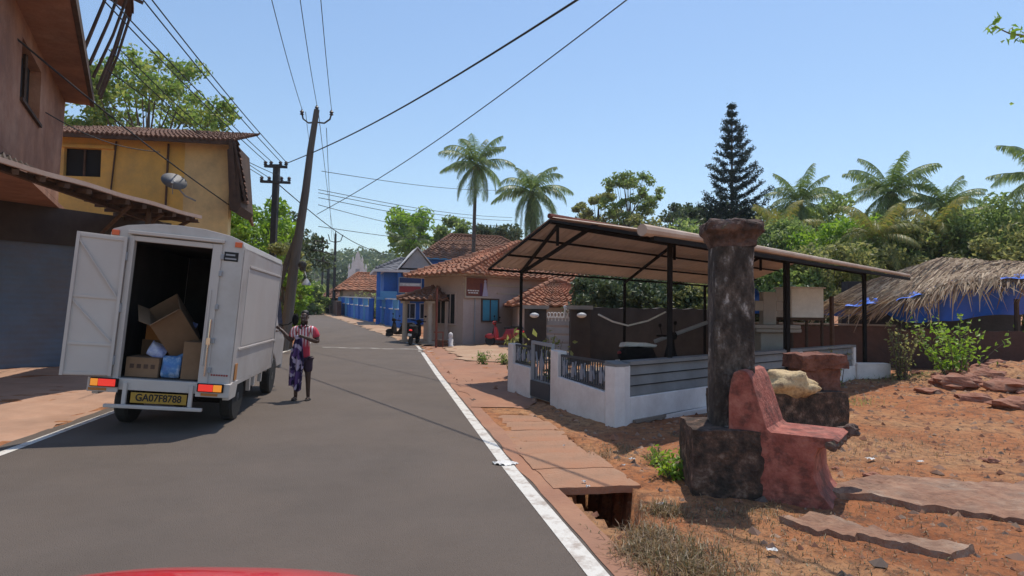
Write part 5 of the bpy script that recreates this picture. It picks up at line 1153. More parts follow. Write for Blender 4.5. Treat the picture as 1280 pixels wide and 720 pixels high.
# threshold footing
m = MB(); c = posts_f[0]; m.add([V3((c.x-.15,c.y-.35,0)),V3((c.x+1.4,c.y+.75,0)),V3((c.x+1.25,c.y+.95,0)),V3((c.x-.3,c.y+.0,0)),V3((c.x-.15,c.y-.35,.06)),V3((c.x+1.4,c.y+.75,.06)),V3((c.x+1.25,c.y+.95,.06)),V3((c.x-.3,c.y+.0,.06))], [(0,3,2,1),(4,5,6,7),(0,1,5,4),(1,2,6,5),(2,3,7,6),(3,0,4,7)]); o = m.build('footing', MT['enclosure'], pv)
# inner floor / raised plinth behind enclosure
m = MB(); pf = [lpnt(0,0,.17)+u*.2, fp(8.5,0,.17), fp(8.5,0,5.5), V3((.1,12.9,0)), lpnt(Ll,0,.05)]; m.prism([V3((p.x,p.y,.02)) for p in pf], (0,0,.04)); o = m.build('pavilion_floor', MT['concrete']); o['kind'] = 'structure'
# monument with cross
mq = P(960,480,12.6); mq.z = 0; MM = frame(mq, UA*.35)
mo = thing('stone_cross_monument', 'stone cross on a stepped plinth standing inside the pavilion behind the mouldy pillar', 'monument', mq, (0,0,UA*.35))
m = MB(MM); m.box(-.6,.6,-.4,.4,-.1,.45); m.box(-.48,.48,-.32,.32,.45,.55); m.box(-.36,.36,-.25,.25,.55,1.10); m.box(-.55,.55,-.36,.36,1.10,1.18); m.box(-.62,.5,-.4,.4,1.18,1.26); m.build('plinth', MT['stone'], mo, bevel=.02)
m = MB(MM); m.box(-.16,.16,-.07,.07,1.26,1.95); m.box(-.36,-.16,-.07,.07,1.55,1.76); m.box(.16,.36,-.07,.07,1.55,1.76); m.build('cross', MT['stone'], mo, bevel=.01)
# water tank (white box)
wq = P(1003,420,14.5); TMx = frame((wq.x,wq.y,0), .2)
wt = thing('white_tank', 'white rectangular tank on a dark stand behind the pavilion posts', 'tank', (wq.x,wq.y,0), (0,0,.2))
z1_ = P(1003,361,14.5).z; z0_ = P(1003,397,14.5).z
m = MB(TMx); m.box(-.52,.36,-.3,.3,z0_,z1_); m.build('tank_body', MT['litter'], wt, bevel=.02); m = MB(TMx); m.box(-.55,.4,-.33,.33,z1_,z1_+.03); m.build('lid', MT['white'], wt)
m = MB(TMx)
for x in (-.5,.32): 
    for y in (-.28,.26): m.bar((x,y,-.1),(x,y,z0_),.05)
m.box(-.55,.4,-.3,.3,z0_-.06,z0_); m.build('stand', MT['wood'], wt)
# back wall of compound & laterite retaining wall
def wall_obj(name, label, a, b, z, t, mt, cop=None, ch=.06):
    a = V3(a); b = V3(b); th_ = thing(name, label, 'wall', (a+b)/2); d = (b-a).normalized(); n = V3((-d.y,d.x,0))*t
    m = MB(); NB = 24
    for i in range(NB):
        p = a.lerp(b, i/NB); q = a.lerp(b, (i+1)/NB); zz = [z+.05*noise.noise(V3((k*.7, z*3, 2))) for k in (i, i+1)]
        m.hexa([p-V3((0,0,.2)), q-V3((0,0,.2)), q+n-V3((0,0,.2)), p+n-V3((0,0,.2))], [p+V3((0,0,zz[0])), q+V3((0,0,zz[1])), q+n+V3((0,0,zz[1])), p+n+V3((0,0,zz[0]))])
    m.build('masonry', MT[mt], th_)
    if cop: m = MB(); c = d*.05; m.hexa([a-n*.15+V3((0,0,z+.01)), b-n*.15+V3((0,0,z+.01)), b+n*1.15+V3((0,0,z+.01)), a+n*1.15+V3((0,0,z+.01))], [a-n*.15+V3((0,0,z+ch)), b-n*.15+V3((0,0,z+ch)), b+n*1.15+V3((0,0,z+ch)), a+n*1.15+V3((0,0,z+ch))]); m.build('coping', MT[cop], th_)
    return th_
wa = P(738,450,17.5); wb_ = P(905,450,19.5)
wall_obj('dark_compound_wall', 'tall dark weathered wall behind the pavilion enclosure', (wa.x,wa.y,0), (wb_.x,wb_.y,0), 1.62, .25, 'darkwall')
wa = P(905,450,18.4); wb_ = P(1120,450,17.0)
wall_obj('laterite_wall', 'low brown laterite wall with a pale coping behind the stone cross', (wa.x,wa.y,0), (wb_.x,wb_.y,0), 1.18, .3, 'latwall', 'concrete')
wb2 = P(1330,450,15.2); wall_obj('laterite_wall', 'rough brown laterite wall below the thatched hut behind the weeds', (wb_.x+.05,wb_.y,0), (wb2.x,wb2.y,0), 1.12, .3, 'latwall')
# gate piers, lamps, ornamental gate behind
def pier(px0, px1, Y, label):
    a = P(px0,440,Y); b = P(px1,440,Y); t = thing('gate_pier', label, 'gate pier', ((a.x+b.x)/2,Y,0)); w = (b.x-a.x)
    m = MB(); m.box(a.x,b.x,Y-.25,Y+.25,-.1,1.55); m.build('shaft', MT['darkwall'], t); m = MB(); m.box(a.x-.07,b.x+.07,Y-.32,Y+.32,1.55,1.66); m.build('cap', MT['stone'], t)
    return t
pier(655,682,18,'left dark gate pier of the ornamental gate behind the white enclosure'); pier(712,736,17.2,'right dark gate pier with a lamp beside the ornamental gate')
for px, Y, l in ((668,17.6,'white globe wall lamp on the left gate pier'),(727,16.8,'white globe wall lamp on the right gate pier')):
    q = P(px,394,Y); t = thing('wall_lamp', l, 'lamp', q); m = MB(); m.ball(q,(.14,.10,.08),12,8); m.build('lamp_globe', MT['litter'], t, smooth=True); m = MB(); m.box(q.x-.13,q.x+.13,q.y-.03,q.y+.3,q.z+.07,q.z+.1); m.build('bracket', MT['black'], t)
og = thing('ornamental_gate', 'ornate pale metal gate with horizontal boards between the two dark piers', 'gate', V3((P(698,440,17.6).x,17.6,0)))
ga = P(683,440,17.8); gb_ = P(713,440,17.4); 
m = MB()
for i in range(5): z = .12+i*.24; m.hexa([V3((ga.x,ga.y,z)),V3((gb_.x,gb_.y,z)),V3((gb_.x,gb_.y+.04,z)),V3((ga.x,ga.y+.04,z))], [V3((ga.x,ga.y,z+.17)),V3((gb_.x,gb_.y,z+.17)),V3((gb_.x,gb_.y+.04,z+.17)),V3((ga.x,ga.y+.04,z+.17))])
m.build('boards', MT['grey'], og)
m = MB()
for i in range(7):
    x = ga.x+(gb_.x-ga.x)*(i+.5)/7; y = ga.y+(gb_.y-ga.y)*(i+.5)/7-.03; pts = [V3((x+.045*math.cos(a), y, 1.38+.075*math.sin(a))) for a in np.linspace(0, 6.283, 13)]; m.tube(pts, .014, 5, False)
    m.bar(V3((x,y,1.2)),V3((x,y,1.31)),.02); 
q = ga.lerp(gb_,.75); m.ball((q.x,q.y-.05,1.62),(.05,.03,.05),8,6); m.tube([(q.x,q.y-.05,1.3),(q.x,q.y-.05,1.66)], .03, 6); m.tube([(q.x,q.y-.05,1.58),(q.x+.28,q.y-.05,1.42)], .03, 6); m.bar((ga.x,ga.y-.02,1.3),(gb_.x,gb_.y-.02,1.3),.03)
m.build('scrollwork', MT['litter'], og)
# small tiled hut behind
hq = P(703,440,25); XM = frame((hq.x,25,0), R(5)); hu = thing('tiled_hut', 'low hut with a bright orange clay-tile hipped roof behind the ornamental gate', 'hut', (hq.x,25,0), (0,0,R(5)))
m = wallbox(XM, -1.9,2.1,0,3.5,-.1,1.66); m.build('wall', MT['greyplaster'], hu); m = MB(XM); hip_roof(m, -2.35,2.6,-.5,4.2,1.72,2.85, -.15,.25,1.9, 3.0,13,.04,.06,61,'flrb',.02); m.build('roof', MT['tile'], hu)
m = MB(XM); m.box(-2.25,2.5,-.4,4.1,1.66,1.72); m.build('soffit', MT['wood'], hu)
# a dark leafy mass & sagging pipes behind
m = MB(); a = P(752,363+10,15.5); 
for (x0,y0,x1,y1,s) in ((748,393,785,405,0),(785,405,830,392,0),(820,432,882,408,0),(1005,385,1060,398,.05)):
    pass
t = thing('sagging_hose', 'pale hose sagging across the pavilion in front of the dark wall', 'hose', P(785,404,14)); m = MB(); m.tube([P(748,393,14.5),P(766,402,14.2),P(785,407,14),P(810,401,14),P(832,390,14.3)], .022, 6); m.build('hose', MT['litter'], t)
t = thing('leaning_pipe', 'pale pipe leaning behind the parked scooter in the pavilion', 'pipe', P(850,420,13.2)); m = MB(); m.tube([P(818,427,13.6),P(884,403,13.6)], .045, 7); m.build('pipe', MT['grey'], t)
# ================================================================== thatched hut
th = thing('thatched_hut', 'palm-thatched hut draped with a blue tarpaulin at the right edge', 'hut', P(1180,450,17.6)-V3((0,0,P(1180,450,17.6).z)))
Yh = 17.6
EA = P(1022,384,Yh+1.0); EB = P(1115,380,Yh-1.0); EC = P(1200,354,Yh-1.6); ED = P(1330,346,Yh-1.6)   # eave line
RA = P(1130,340,Yh+1.2); RB = P(1172,325,Yh+1.2); RC = P(1250,328,Yh+1.2); RD = P(1345,333,Yh+1.2)
eave = [EA, EB, EC, ED]; ridge = [RA, RB, RC, RD]
def pl(pts, t):
    t = t*(len(pts)-1); i = min(int(t), len(pts)-2); return pts[i].lerp(pts[i+1], t-i)
def thf(u, v): 
    p = pl(eave, u).lerp(pl(ridge, u), v); p.z += .08*math.sin(math.pi*v)+.08*noise.noise(V3((u*9, v*3, 0))); return p
m = MB(); m.grid(thf, 60, 8); 
back = [p+V3((0,4.5,-1.2)) for p in ridge]; m.grid(lambda u, v: pl(ridge, u).lerp(pl(back, u), v)-V3((0,0,.02)), 40, 4)
m.build('roof_base', MT['thatch'], th)
rg = np.random.default_rng(12); VV = []; QQ = []
for i in range(5600):
    u0 = rg.uniform(0,1); v0 = rg.uniform(.0,1.02); p = np.array(thf(u0, min(v0,1)))+np.array([0,-.02,.04+.05*rg.random()]); du = rg.normal(0,.012)
    L_ = rg.uniform(.35,1.0); q = np.array(thf(min(1,max(0,u0+du+(.03 if u0 < .4 else 0)*-1)), max(0, v0-.28)));
    d = q-p; nd = np.linalg.norm(d); 
    if nd < .05: d = np.array([rg.normal(0,.25), -.5, -.75]); nd = np.linalg.norm(d)
    d = d/nd*L_; 
    if v0 < .14: d = d*np.array([1,1,1]) + np.array([rg.normal(0,.10),-.03,-.22*rg.random()])
    s = np.array([1,0,rg.normal(0,.3)]); s = s/np.linalg.norm(s)*rg.uniform(.012,.038); lift = np.array([0,0,.05*rg.random()])
    n = len(VV); VV += [p-s, p+s, p+d*.55+s*.8+lift, p+d*.55-s*.8+lift, p+d+s*.15, p+d-s*.15]; QQ += [(n,n+1,n+2,n+3),(n+3,n+2,n+4,n+5)]
np_build('thatch', np.array(VV), np.array(QQ), LM['straw'], th)
m = MB()
for i in range(26):
    u0 = (i+.5)/26; a = thf(u0, 1)+V3((0,0,.08)); b = thf(max(0,u0-.02+.04*rg.random()), .03)+V3((0,-.06,.06)); m.tube([a, a.lerp(b,.5)+V3((rg.normal(0,.05),0,.12)), b], [.018,.014,.008], 4)
m.build('palm_ribs', MT['wood'], th)
m = MB()
e2 = [EA+V3((.3,.3,0)), EB+V3((.2,.35,.05)), EC+V3((0,.3,.05)), ED+V3((0,.3,.05))]
def tf_(u, v):
    p = pl(e2, u); drop = .35+.75*sm(.3,.6,u)-.1*sm(.9,1,u); p = p+V3((0,.45*v,-drop*v+.05)); p.y += .08*math.sin(u*34)*v; p.z += .05*math.sin(u*23+1)*v; return p
m.grid(tf_, 90, 14); m.build('blue_tarp', MT['tarp'], th, smooth=True)
for (u0, dz) in ((.20,.13),(.42,.16),(.86,.2)):   # tarp folds thrown over the thatch
    m = MB(); c = pl(eave, u0)
    m.grid(lambda a, b: thf(min(1,max(0,u0+(a-.5)*.13)), -.02+.17*b*(1-abs(a-.5)*1.2))+V3((0,-.03,.05+.02*math.sin(a*9+b*5))), 12, 8); m.build('tarp_fold', MT['tarp'], th, smooth=True)
m = MB(); p0 = P(1040,440,Yh+2.6); m.box(p0.x, 16.5, Yh+1.6, Yh+2.0, -.1, 2.6); m.build('dark_back_wall', MT['darkwall'], th)
for px in (1040,1272):
    q = P(px,440,Yh-1.3); m = MB(); m.tube([(q.x,q.y,-.1),(q.x,q.y,2.0)], .06, 7); m.build('post', MT['wood'], th)
# blue tarp scrap at the tank
q = P(943,376,15); m = MB(); m.ball(q, (.33,.2,.24), 14, 10, .8, 4); o = m.build('tarp_bundle', MT['tarp'], smooth=True); tag(o, 'crumpled blue tarpaulin bundle between the stone cross and the white tank', 'tarpaulin')
# ================================================================== pillar and bench
pd0 = G(866,621); PA = -.12
PdM = frame((pd0.x,pd0.y,0), PA)
pp = thing('mouldy_pillar', 'tall black-stained round pillar on a square base beside the red bench', 'pillar', (pd0.x+.4,pd0.y+.3,0), (0,0,PA))
m = MB(PdM)
zt = .53
def rough_box(m, x0,x1,y0,y1,z0,z1, n=10, amp=.012, seed=0):
    # subdivided box with eroded faces
    def dis(p): 
        q = V3(p); e = V3((noise.noise(q*6+V3((seed,0,0))), noise.noise(q*6+V3((0,seed+3,0))), noise.noise(q*6+V3((0,0,seed+7)))))*amp + V3((noise.noise(q*23), noise.noise(q*23+V3((5,0,0))), noise.noise(q*23+V3((9,0,0)))))*amp*.4; return tuple(q+e)
    L_ = lambda a, b, t: a+(b-a)*t
    m.grid(lambda u,v: dis((L_(x0,x1,u), y0, L_(z0,z1,v))), n, n); m.grid(lambda u,v: dis((L_(x1,x0,u), y1, L_(z0,z1,v))), n, n)
    m.grid(lambda u,v: dis((x1, L_(y0,y1,u), L_(z0,z1,v))), n, n); m.grid(lambda u,v: dis((x0, L_(y1,y0,u), L_(z0,z1,v))), n, n)
    m.grid(lambda u,v: dis((L_(x0,x1,u), L_(y0,y1,v), z1)), n, n); m.grid(lambda u,v: dis((L_(x0,x1,u), L_(y1,y0,v), z0)), n, n)
rough_box(m, 0,.74,0,.62,-.1,zt, 18, .018, 1); m.build('base', MT['mould'], pp)
pc = V3((PdM @ V3((.37,.33,0)))); pr = .178
m = MB(); prof = []; N_s = 40
for i in range(N_s+1):
    u_ = i/N_s; z = zt-.01+(2.03-zt)*u_; prof.append((pr*(1.03-.02*u_+.02*noise.noise(V3((0,0,z*4)))), z))
def pil(u, v):
    z = zt-.01+(2.03-zt)*v; a = u*2*math.pi; sq_ = (abs(math.cos(a-PA))**7+abs(math.sin(a-PA))**7)**(-1/7); r = pr*.93*sq_*(1.02-.03*v)+.010*noise.noise(V3((math.cos(a)*1.3, math.sin(a)*1.3, z*3)))+.006*noise.noise(V3((math.cos(a)*5, math.sin(a)*5, z*11)))
    return V3((pc.x+r*math.cos(a), pc.y+r*math.sin(a), z))
m.grid(pil, 48, 80); m.build('shaft', MT['pillar'], pp, smooth=True)
m = MB()
cp = [(.175,2.02),(.19,2.06),(.205,2.10),(.215,2.12),(.245,2.15),(.25,2.21),(.235,2.235),(.18,2.25),(.02,2.255)]
def capf(u, v):
    t = v*(len(cp)-1); i = min(int(t), len(cp)-2); r = cp[i][0]+(cp[i+1][0]-cp[i][0])*(t-i); z = cp[i][1]+(cp[i+1][1]-cp[i][1])*(t-i); a = u*2*math.pi
    r *= (abs(math.cos(a-PA))**5+abs(math.sin(a-PA))**5)**(-1/5)*.96 if v < .95 else 1
    k = .035*noise.noise(V3((math.cos(a)*2.5, math.sin(a)*2.5, z*9)))+.02*noise.noise(V3((math.cos(a)*9, math.sin(a)*9, z*25)))
    return V3((pc.x+(r+k)*math.cos(a), pc.y+(r+k)*math.sin(a), z+.4*k))
m.grid(capf, 60, 26); m.build('capital', MT['capital'], pp)
# bench: profile in (f,z), extruded along w
bo = V3((2.02,4.70,0)); ff = V3((.93,-.36,0)).normalized(); ww = V3((.60,.80,0)); bwid = .56
bn = thing('red_bench', 'broken red concrete bench with a high sloping back beside the mouldy pillar', 'bench', bo)
def bp_(f, z, w): p = bo+ff*f+ww*w; return V3((p.x, p.y, z))
prof = [(-.28,-.05),(-.28,.80),(-.265,.93),(-.24,.99),(-.19,1.015),(-.145,1.0),(-.11,.93),(.00,.56),(.03,.535),(.46,.52),(.50,.50),(.47,.46),(.36,.44),(.33,.36),(.33,.22),(.37,.10),(.45,-.0),(.47,-.05)]
m = MB(); NW = 12
def bfn(i, j):
    f, z = prof[i]; w = bwid*j/NW; k = .008*noise.noise(V3((f*7, z*7, w*5))); 
    return bp_(f+k, z+k*.7, w)
idx = [[None]*len(prof) for _ in range(NW+1)]
vs = [bfn(i, j) for j in range(NW+1) for i in range(len(prof))]; n = len(prof)
fs = [(j*n+i, (j+1)*n+i, (j+1)*n+(i+1)%n, j*n+(i+1)%n) for j in range(NW) for i in range(n)]
fs += [tuple(range(n)), tuple(NW*n+k for k in range(n-1,-1,-1))]
m.add(vs, fs); m.build('seat_shell', MT['benchred'], bn, bevel=.006)
m = MB()
for k in range(9): w = .02+k*.07; m.ball(bp_(.44+.03*random.random(), .462+.01*random.random(), w), (.05,.045,.028+.02*random.random()), 8, 6, .5, k)
m.ball(bp_(.50,.50,.58),(.09,.06,.05),10,8,.6,3); m.build('broken_lip', MT['capital'], bn)
m = MB(); 
def stain(u, v): return bp_(-.40+.75*u*(1-.3*v), -.04+.52*v, -.004-.002*math.sin(u*9))
# low block behind with laterite chunk and sack
bk = V3((4.62,7.75,0)); KM = frame(bk, UA+math.pi)
lb = V3(G(1052,540)); t = thing('low_stone_block', 'long low mouldy block behind the red bench', 'block', (3.7,7.1,0))
KM = frame((lb.x, lb.y, 0), R(18)); m = MB(KM); rough_box(m, -1.45,.12,.0,.75,-.1,.50, 16, .018, 5); m.build('masonry', MT['mould'], t)
lc = P(1026,488,7.7); LMx = frame((lc.x,7.85,.49), .1); m = MB(LMx)
rough_box(m, -.25,.22,-.2,.2,0,.34,10,.03,9); rough_box(m, -.32,.31,-.24,.24,.28,.46,12,.03,12); o = m.build('laterite_capital', MT['laterite']); tag(o, 'rough reddish laterite capital resting on the low mouldy block', 'stone block')
sq = P(985,480,7.3); m = MB(frame((sq.x,7.35,.50), .2)); m.ball((0,0,.12),(.34,.2,.17),24,16,.35,2); m.ball((.2,-.05,.06),(.2,.12,.09),16,10,.4,8); o = m.build('straw_sack', MT['straw'], smooth=True); tag(o, 'torn straw-coloured sack slumped on the low block behind the bench', 'sack')
rg = np.random.default_rng(4); C_ = rg.normal(size=(160,3))*np.array([.2,.12,.08])+np.array([sq.x,7.3,.62]); 
# white post stub
m = MB(); q = G(1100,478); m.box(q.x-.5,q.x+.25,q.y,q.y+.25,-.1,.42); o = m.build('white_wall_stub', MT['enclosure'], bevel=.02); tag(o, 'short white wall stub at the foot of the last pavilion post', 'wall')
# lying slabs at the lower right
def slabobj(label, pts, t, mt='slab', z=.0, n=14, name='concrete_slab', amp=.02):
    a, b, c, d = [V3(p) for p in pts]; m = MB()
    def top(u, v): p = a.lerp(b, u).lerp(d.lerp(c, u), v); k = amp*noise.noise(V3((p.x*5, p.y*5, 1)))+amp*.5*noise.noise(V3((p.x*17, p.y*17, 4))); return V3((p.x+k*(1 if u in (0,1) else 0)*1.5, p.y+k*(2.2 if v in (0,1) else 0), max(gz(p.x,p.y),-.05)+t+z+k*.35))
    m.grid(top, n, 6)
    def side(p0f): m.grid(lambda u, v: p0f(u)-V3((0,0,(t+.06+z)*(1-v)))+V3((noise.noise(V3((u*9,v*3,t)))*amp*.6*(1-v), -amp*.6*(1-v), 0)), n, 2)
    side(lambda u: top(u,0)); side(lambda u: top(1,u)); side(lambda u: top(1-u,1)); side(lambda u: top(0,1-u))
    o = m.build(name, MT[mt]); tag(o, label, 'slab'); return o
slabobj('long flat concrete slab lying in front of the bench towards the right edge', [G(1022,619), G(1330,664), G(1330,608), G(1090,600)], .045, 'dirtslab', n=30, amp=.03)
slabobj('broken narrow strip of earth-covered concrete nearest the camera at the lower right', [G(972,657), G(1190,702), G(1215,690), G(1010,646)], .04, 'dirtslab', n=26, amp=.045, name='broken_slab')
# drain cover slabs
k = 0; y = 5.0; 
lab = ['nearest drain cover slab overhanging the open drain', 'second drain cover slab from the open drain', 'third drain cover slab from the open drain', 'fourth drain cover slab from the open drain, below the gate wall corner']
gaps = [.012,.05,.03,.055,.045,.05,.05,.06,.05]
while y < 8.2:
    L_ = .56+.05*math.sin(k*3); y2 = y+L_; r0_ = .24+.02*math.sin(k*5); w_ = .74+.03*math.sin(k*2.3)
    tilt = -.10
    pts = [(reX(y)+r0_, y-.08, 0), (reX(y)+r0_+w_, y+.03, 0), (reX(y2)+r0_+w_, y2+.05, 0), (reX(y2)+r0_, y2-.07, 0)]
    m = MB(); z0 = -.055; z1 = (.012 if k < 2 else -.004)+.008*math.sin(k*7)
    def top(u, v, pts=pts, z1=z1):
        a, b, c, d = [V3(p) for p in pts]; p = a.lerp(b, u).lerp(d.lerp(c, u), v); q = noise.noise(V3((p.x*6,p.y*6,3))); return V3((p.x+.015*q*(u in (0,1)), p.y+.02*q*(v in (0,1)), z1+.006*q))
    m.grid(top, 12, 8)
    for fn in (lambda u: top(u,0), lambda u: top(1,u), lambda u: top(1-u,1), lambda u: top(0,1-u)): m.grid(lambda u, v, fn=fn: fn(u)-V3((0,0,.06*(1-v))), 10, 1)
    o = m.build('drain_slab', MT['slab']); 
    tag(o, lab[k] if k < 4 else 'dusty drain cover slab in the row leading along the road to the white gate', 'slab', 'drain cover slabs beside the road')
    y = y2+gaps[k % 9]; k += 1
# ------------------------------------------------------------------ rocks, pebbles, dry grass
rnd = random.Random(5)
def rock(label, q, s, seed, mt='rock'):
    m = MB(); m.ball((q.x,q.y,q.z+s[2]*.35), s, 14, 9, .55, seed); o = m.build('rock', MT[mt]); tag(o, label, 'rock', 'red rocks on the right bank'); return o
for i, (px, py, s) in enumerate(((1196,492,(.45,.3,.16)),(1232,486,(.4,.3,.14)),(1262,498,(.42,.28,.14)),(1215,508,(.25,.2,.10)),(1250,470,(.35,.3,.18)),(1274,455,(.4,.3,.25)),(1180,486,(.3,.2,.1)),(1268,520,(.3,.25,.12)),(1160,497,(.2,.16,.07)))):
    g = G(px,py); g.z = gz(g.x, g.y); rock('rough red laterite rock on the bank at the right edge', g, s, i*3+1)
for i in range(34):
    x = rnd.uniform(9.0, 14.5); y = rnd.uniform(10.4, 13.6); s = rnd.uniform(.06, .22); g = V3((x, y, gz(x, y))); rock('small broken piece of red rubble on the bank at the right edge', g, (s, s*.8, s*.5), 60+i, 'laterite' if i%2 else 'rock')
for i in range(14):
    x = rnd.uniform(2.6, 7.5); y = rnd.uniform(3.6, 8.5)
    if y > 6.8 and x < 5: continue
    s = rnd.uniform(.03, .08); g = V3((x, y, gz(x, y))); o = rock('fist-sized red stone lying loose on the bare ground by the bench', g, (s, s*.8, s*.5), 160+i); o['group'] = 'loose stones near the bench'
def scatter_pebbles():
    rg = np.random.default_rng(8); V = []; Q = []
    n = 0
    while n < 8000:
        y = rg.uniform(1.6, 15)**1.0; x = rg.uniform(-1.5, 13); 
        if x < reX(y)+.25: continue
        if .28 < x-reX(y) < 1.1 and 3.9 < y < 11: 
            if rg.random() < .93: continue
        c = V3((x, y, 0)); k = (x-1.33)*(-.667)+(y-7.58)*.745
        if k > -.05 and y > 7.5 and ((x-wc.x)*ld.y-(y-wc.y)*ld.x) > 0: continue
        r = float(rg.exponential(.013))+.005; r = min(r, .06); z = gz(x, y); n += 1; b = len(V)
        for k in range(5): a = k*1.256+rg.uniform(-.3,.3); V.append((x+r*math.cos(a)*rg.uniform(.7,1.3), y+r*math.sin(a)*rg.uniform(.7,1.3), z-.002))
        V.append((x+rg.normal()*r*.2, y, z+r*rg.uniform(.5,1.0)))
        for k in range(5): Q.append((b+k, b+(k+1)%5, b+5))
    me = bpy.data.meshes.new('gravel'); me.from_pydata(V, [], Q)
    o = finish('gravel', me, leafmat('gravel_mix', [(.16,.07,.045),(.32,.15,.09),(.42,.27,.18),(.12,.09,.075),(.36,.2,.13)], 0.0, .95)); tag(o, 'loose red gravel and clods scattered over the bare ground', 'gravel', kind='stuff')
scatter_pebbles()
def grass(name, label, pts, n, h, lm, seed, spread=.3, flat=.5):
    rg = np.random.default_rng(seed); V = []; Q = []
    for _ in range(n):
        c = pts[rg.integers(len(pts))]; s = c[2] if len(c) > 2 else spread; x = c[0]+rg.normal(0, s*.6); y = c[1]+rg.normal(0, s*.6); 
        if x < reX(y)+.12 and y < 30: continue
        z = gz(x, y)
        if z < -.2: continue
        a = rg.uniform(0, 6.283); l = h*rg.uniform(.4, 1.2); w = .0016+.0022*rg.random(); e = rg.uniform(.15, 1.35); d = np.array([math.cos(a)*math.cos(e), math.sin(a)*math.cos(e), math.sin(e)]); d2 = d+np.array([0,0,-.7]); d2 /= np.linalg.norm(d2)
        p = np.array([x, y, z-.005]); s_ = np.array([-math.sin(a), math.cos(a), 0])*w; q = p+d*l*.55; e2 = q+d2*l*.45; b = len(V)
        V += [p-s_, p+s_, q+s_*.8, q-s_*.8, e2+s_*.1, e2-s_*.1]; Q += [(b,b+1,b+2,b+3),(b+3,b+2,b+4,b+5)]
    o = np_build(name, np.array(V), np.array(Q), LM[lm]); tag(o, label, 'grass', kind='stuff'); return o
gp = [(*G(815,668)[:2],.15),(*G(835,685)[:2],.2),(*G(860,700)[:2],.2),(*G(800,690)[:2],.15),(*G(880,715)[:2],.25),(*G(840,715)[:2],.2),(*G(830,640)[:2],.12)]
grass('dry_grass', 'dry straw-coloured grass clumps around the open drain', gp, 4200, .11, 'dry', 2)
gp2 = [(*G(770,562)[:2],.22),(*G(745,570)[:2],.15),(*G(820,575)[:2],.15),(*G(850,590)[:2],.15),(*G(855,545)[:2],.12),(*G(1100,480)[:2],.6),(*G(1150,482)[:2],.6),(*G(1080,560)[:2],.5),(*G(960,640)[:2],.2),(*G(900,640)[:2],.2)]
grass('dry_grass', 'thin green and dry grass tufts near the enclosure corner and the weeds', gp2, 2600, .07, 'dry', 3)['label'] = 'sparse low grass tufts between the enclosure and the bench'
gp3 = [(*G(x,y)[:2],.5) for x, y in ((1100,478),(1140,478),(1180,480),(1040,478),(1210,470),(1065,505))]
grass('green_grass', 'green grass fringe at the foot of the laterite wall', gp3, 1600, .16, 'mid', 4)
gs = [(G(x,y).x, G(x,y).y, .7) for x, y in ((900,660),(1000,670),(1100,680),(1200,640),(1150,560),(1050,580),(900,700),(1240,560),(950,690))]
grass('leaf_debris', 'dry leaf and twig debris strewn over the red ground', gs, 5200, .05, 'dry', 6)
GW2 = 'white litter scraps on the ground'
for i, (px, py, s) in enumerate(((1088,577,.07),(1150,580,.05),(790,577,.05),(780,585,.03),(730,606,.03),(735,612,.03),(825,635,.05),(705,560,.02),(1222,634,.06),(965,693,.05))):
    g = G(px,py); g.z = max(gz(g.x,g.y), 0)+.03; m = MB(); m.grid(lambda u, v: V3((g.x+(u-.5)*s*1.2, g.y+(v-.5)*s*.7, g.z+.02*noise.noise(V3((u*3+i, v*3, i))))), 6, 5); o = m.build('litter_scrap', MT['litter']); tag(o, 'small scrap of white litter on the red ground', 'litter', GW2)
g = G(637,580); m = MB(); m.grid(lambda u, v: V3((g.x-.04+(u-.5)*.26*(1-.5*abs(v-.5)), g.y+(v-.5)*.19*(1-abs(u-.5)), .006+.035*abs(noise.noise(V3((u*4, v*4, 0)))))), 12, 10); o = m.build('paper_scrap', MT['litter'], smooth=False); tag(o, 'crumpled white paper lying on the road edge line', 'litter')
# ================================================================== plants
weed('bushy green weed left of the pair below the hut tarpaulin', G(1125,480), 1.55, .6, 20, .085, 'olive', 31, nl=22)
weed('largest bright green leafy weed below the thatched hut', G(1195,482), 1.75, .95, 26, .12, 'bright', 32, nl=26)
weed('bright weed cut by the right edge of the picture', G(1280,462), 1.5, .6, 14, .12, 'bright', 33)
weed('thin pale weed behind the laterite capital', G(1050,486), 1.0, .3, 9, .07, 'olive', 34)
weed('small bright green plant at the left foot of the mouldy pillar', V3((pd0.x-.02,pd0.y+.55,0)), .34, .22, 12, .07, 'bright', 35, nl=20).location.z = 0
weed('small green shrub left of the white enclosure wall', G(605,456), .45, .25, 12, .08, 'mid', 36)
weed('small green shrub touching the left end of the enclosure wall', G(630,456), .40, .25, 12, .08, 'mid', 37)
weed('broad-leaved plant behind the left end of the enclosure railing', V3((.15,13.2,0)), 1.25, .35, 8, .20, 'olive', 38)
weed('upright green plant behind the iron gate', V3((.85,12.3,0)), 1.15, .4, 12, .12, 'olive', 39)
weed('dark weed clump on the earth between the drain slabs and the pillar', G(820,580), .22, .14, 14, .035, 'olive', 40)
for i, (px, Y, h) in enumerate(((440,52,2.6),(455,50,2.4),(468,47,2.6),(478,44,2.7),(430,58,2.4))):
    q = P(px,400,Y); weed('leafy garden shrub behind the blue compound wall', V3((q.x+.6,Y+1.5,rise(Y))), h, 1.2, 16, .32, 'mid' if i%2 else 'olive', 50+i, group='garden shrubs behind the blue wall')
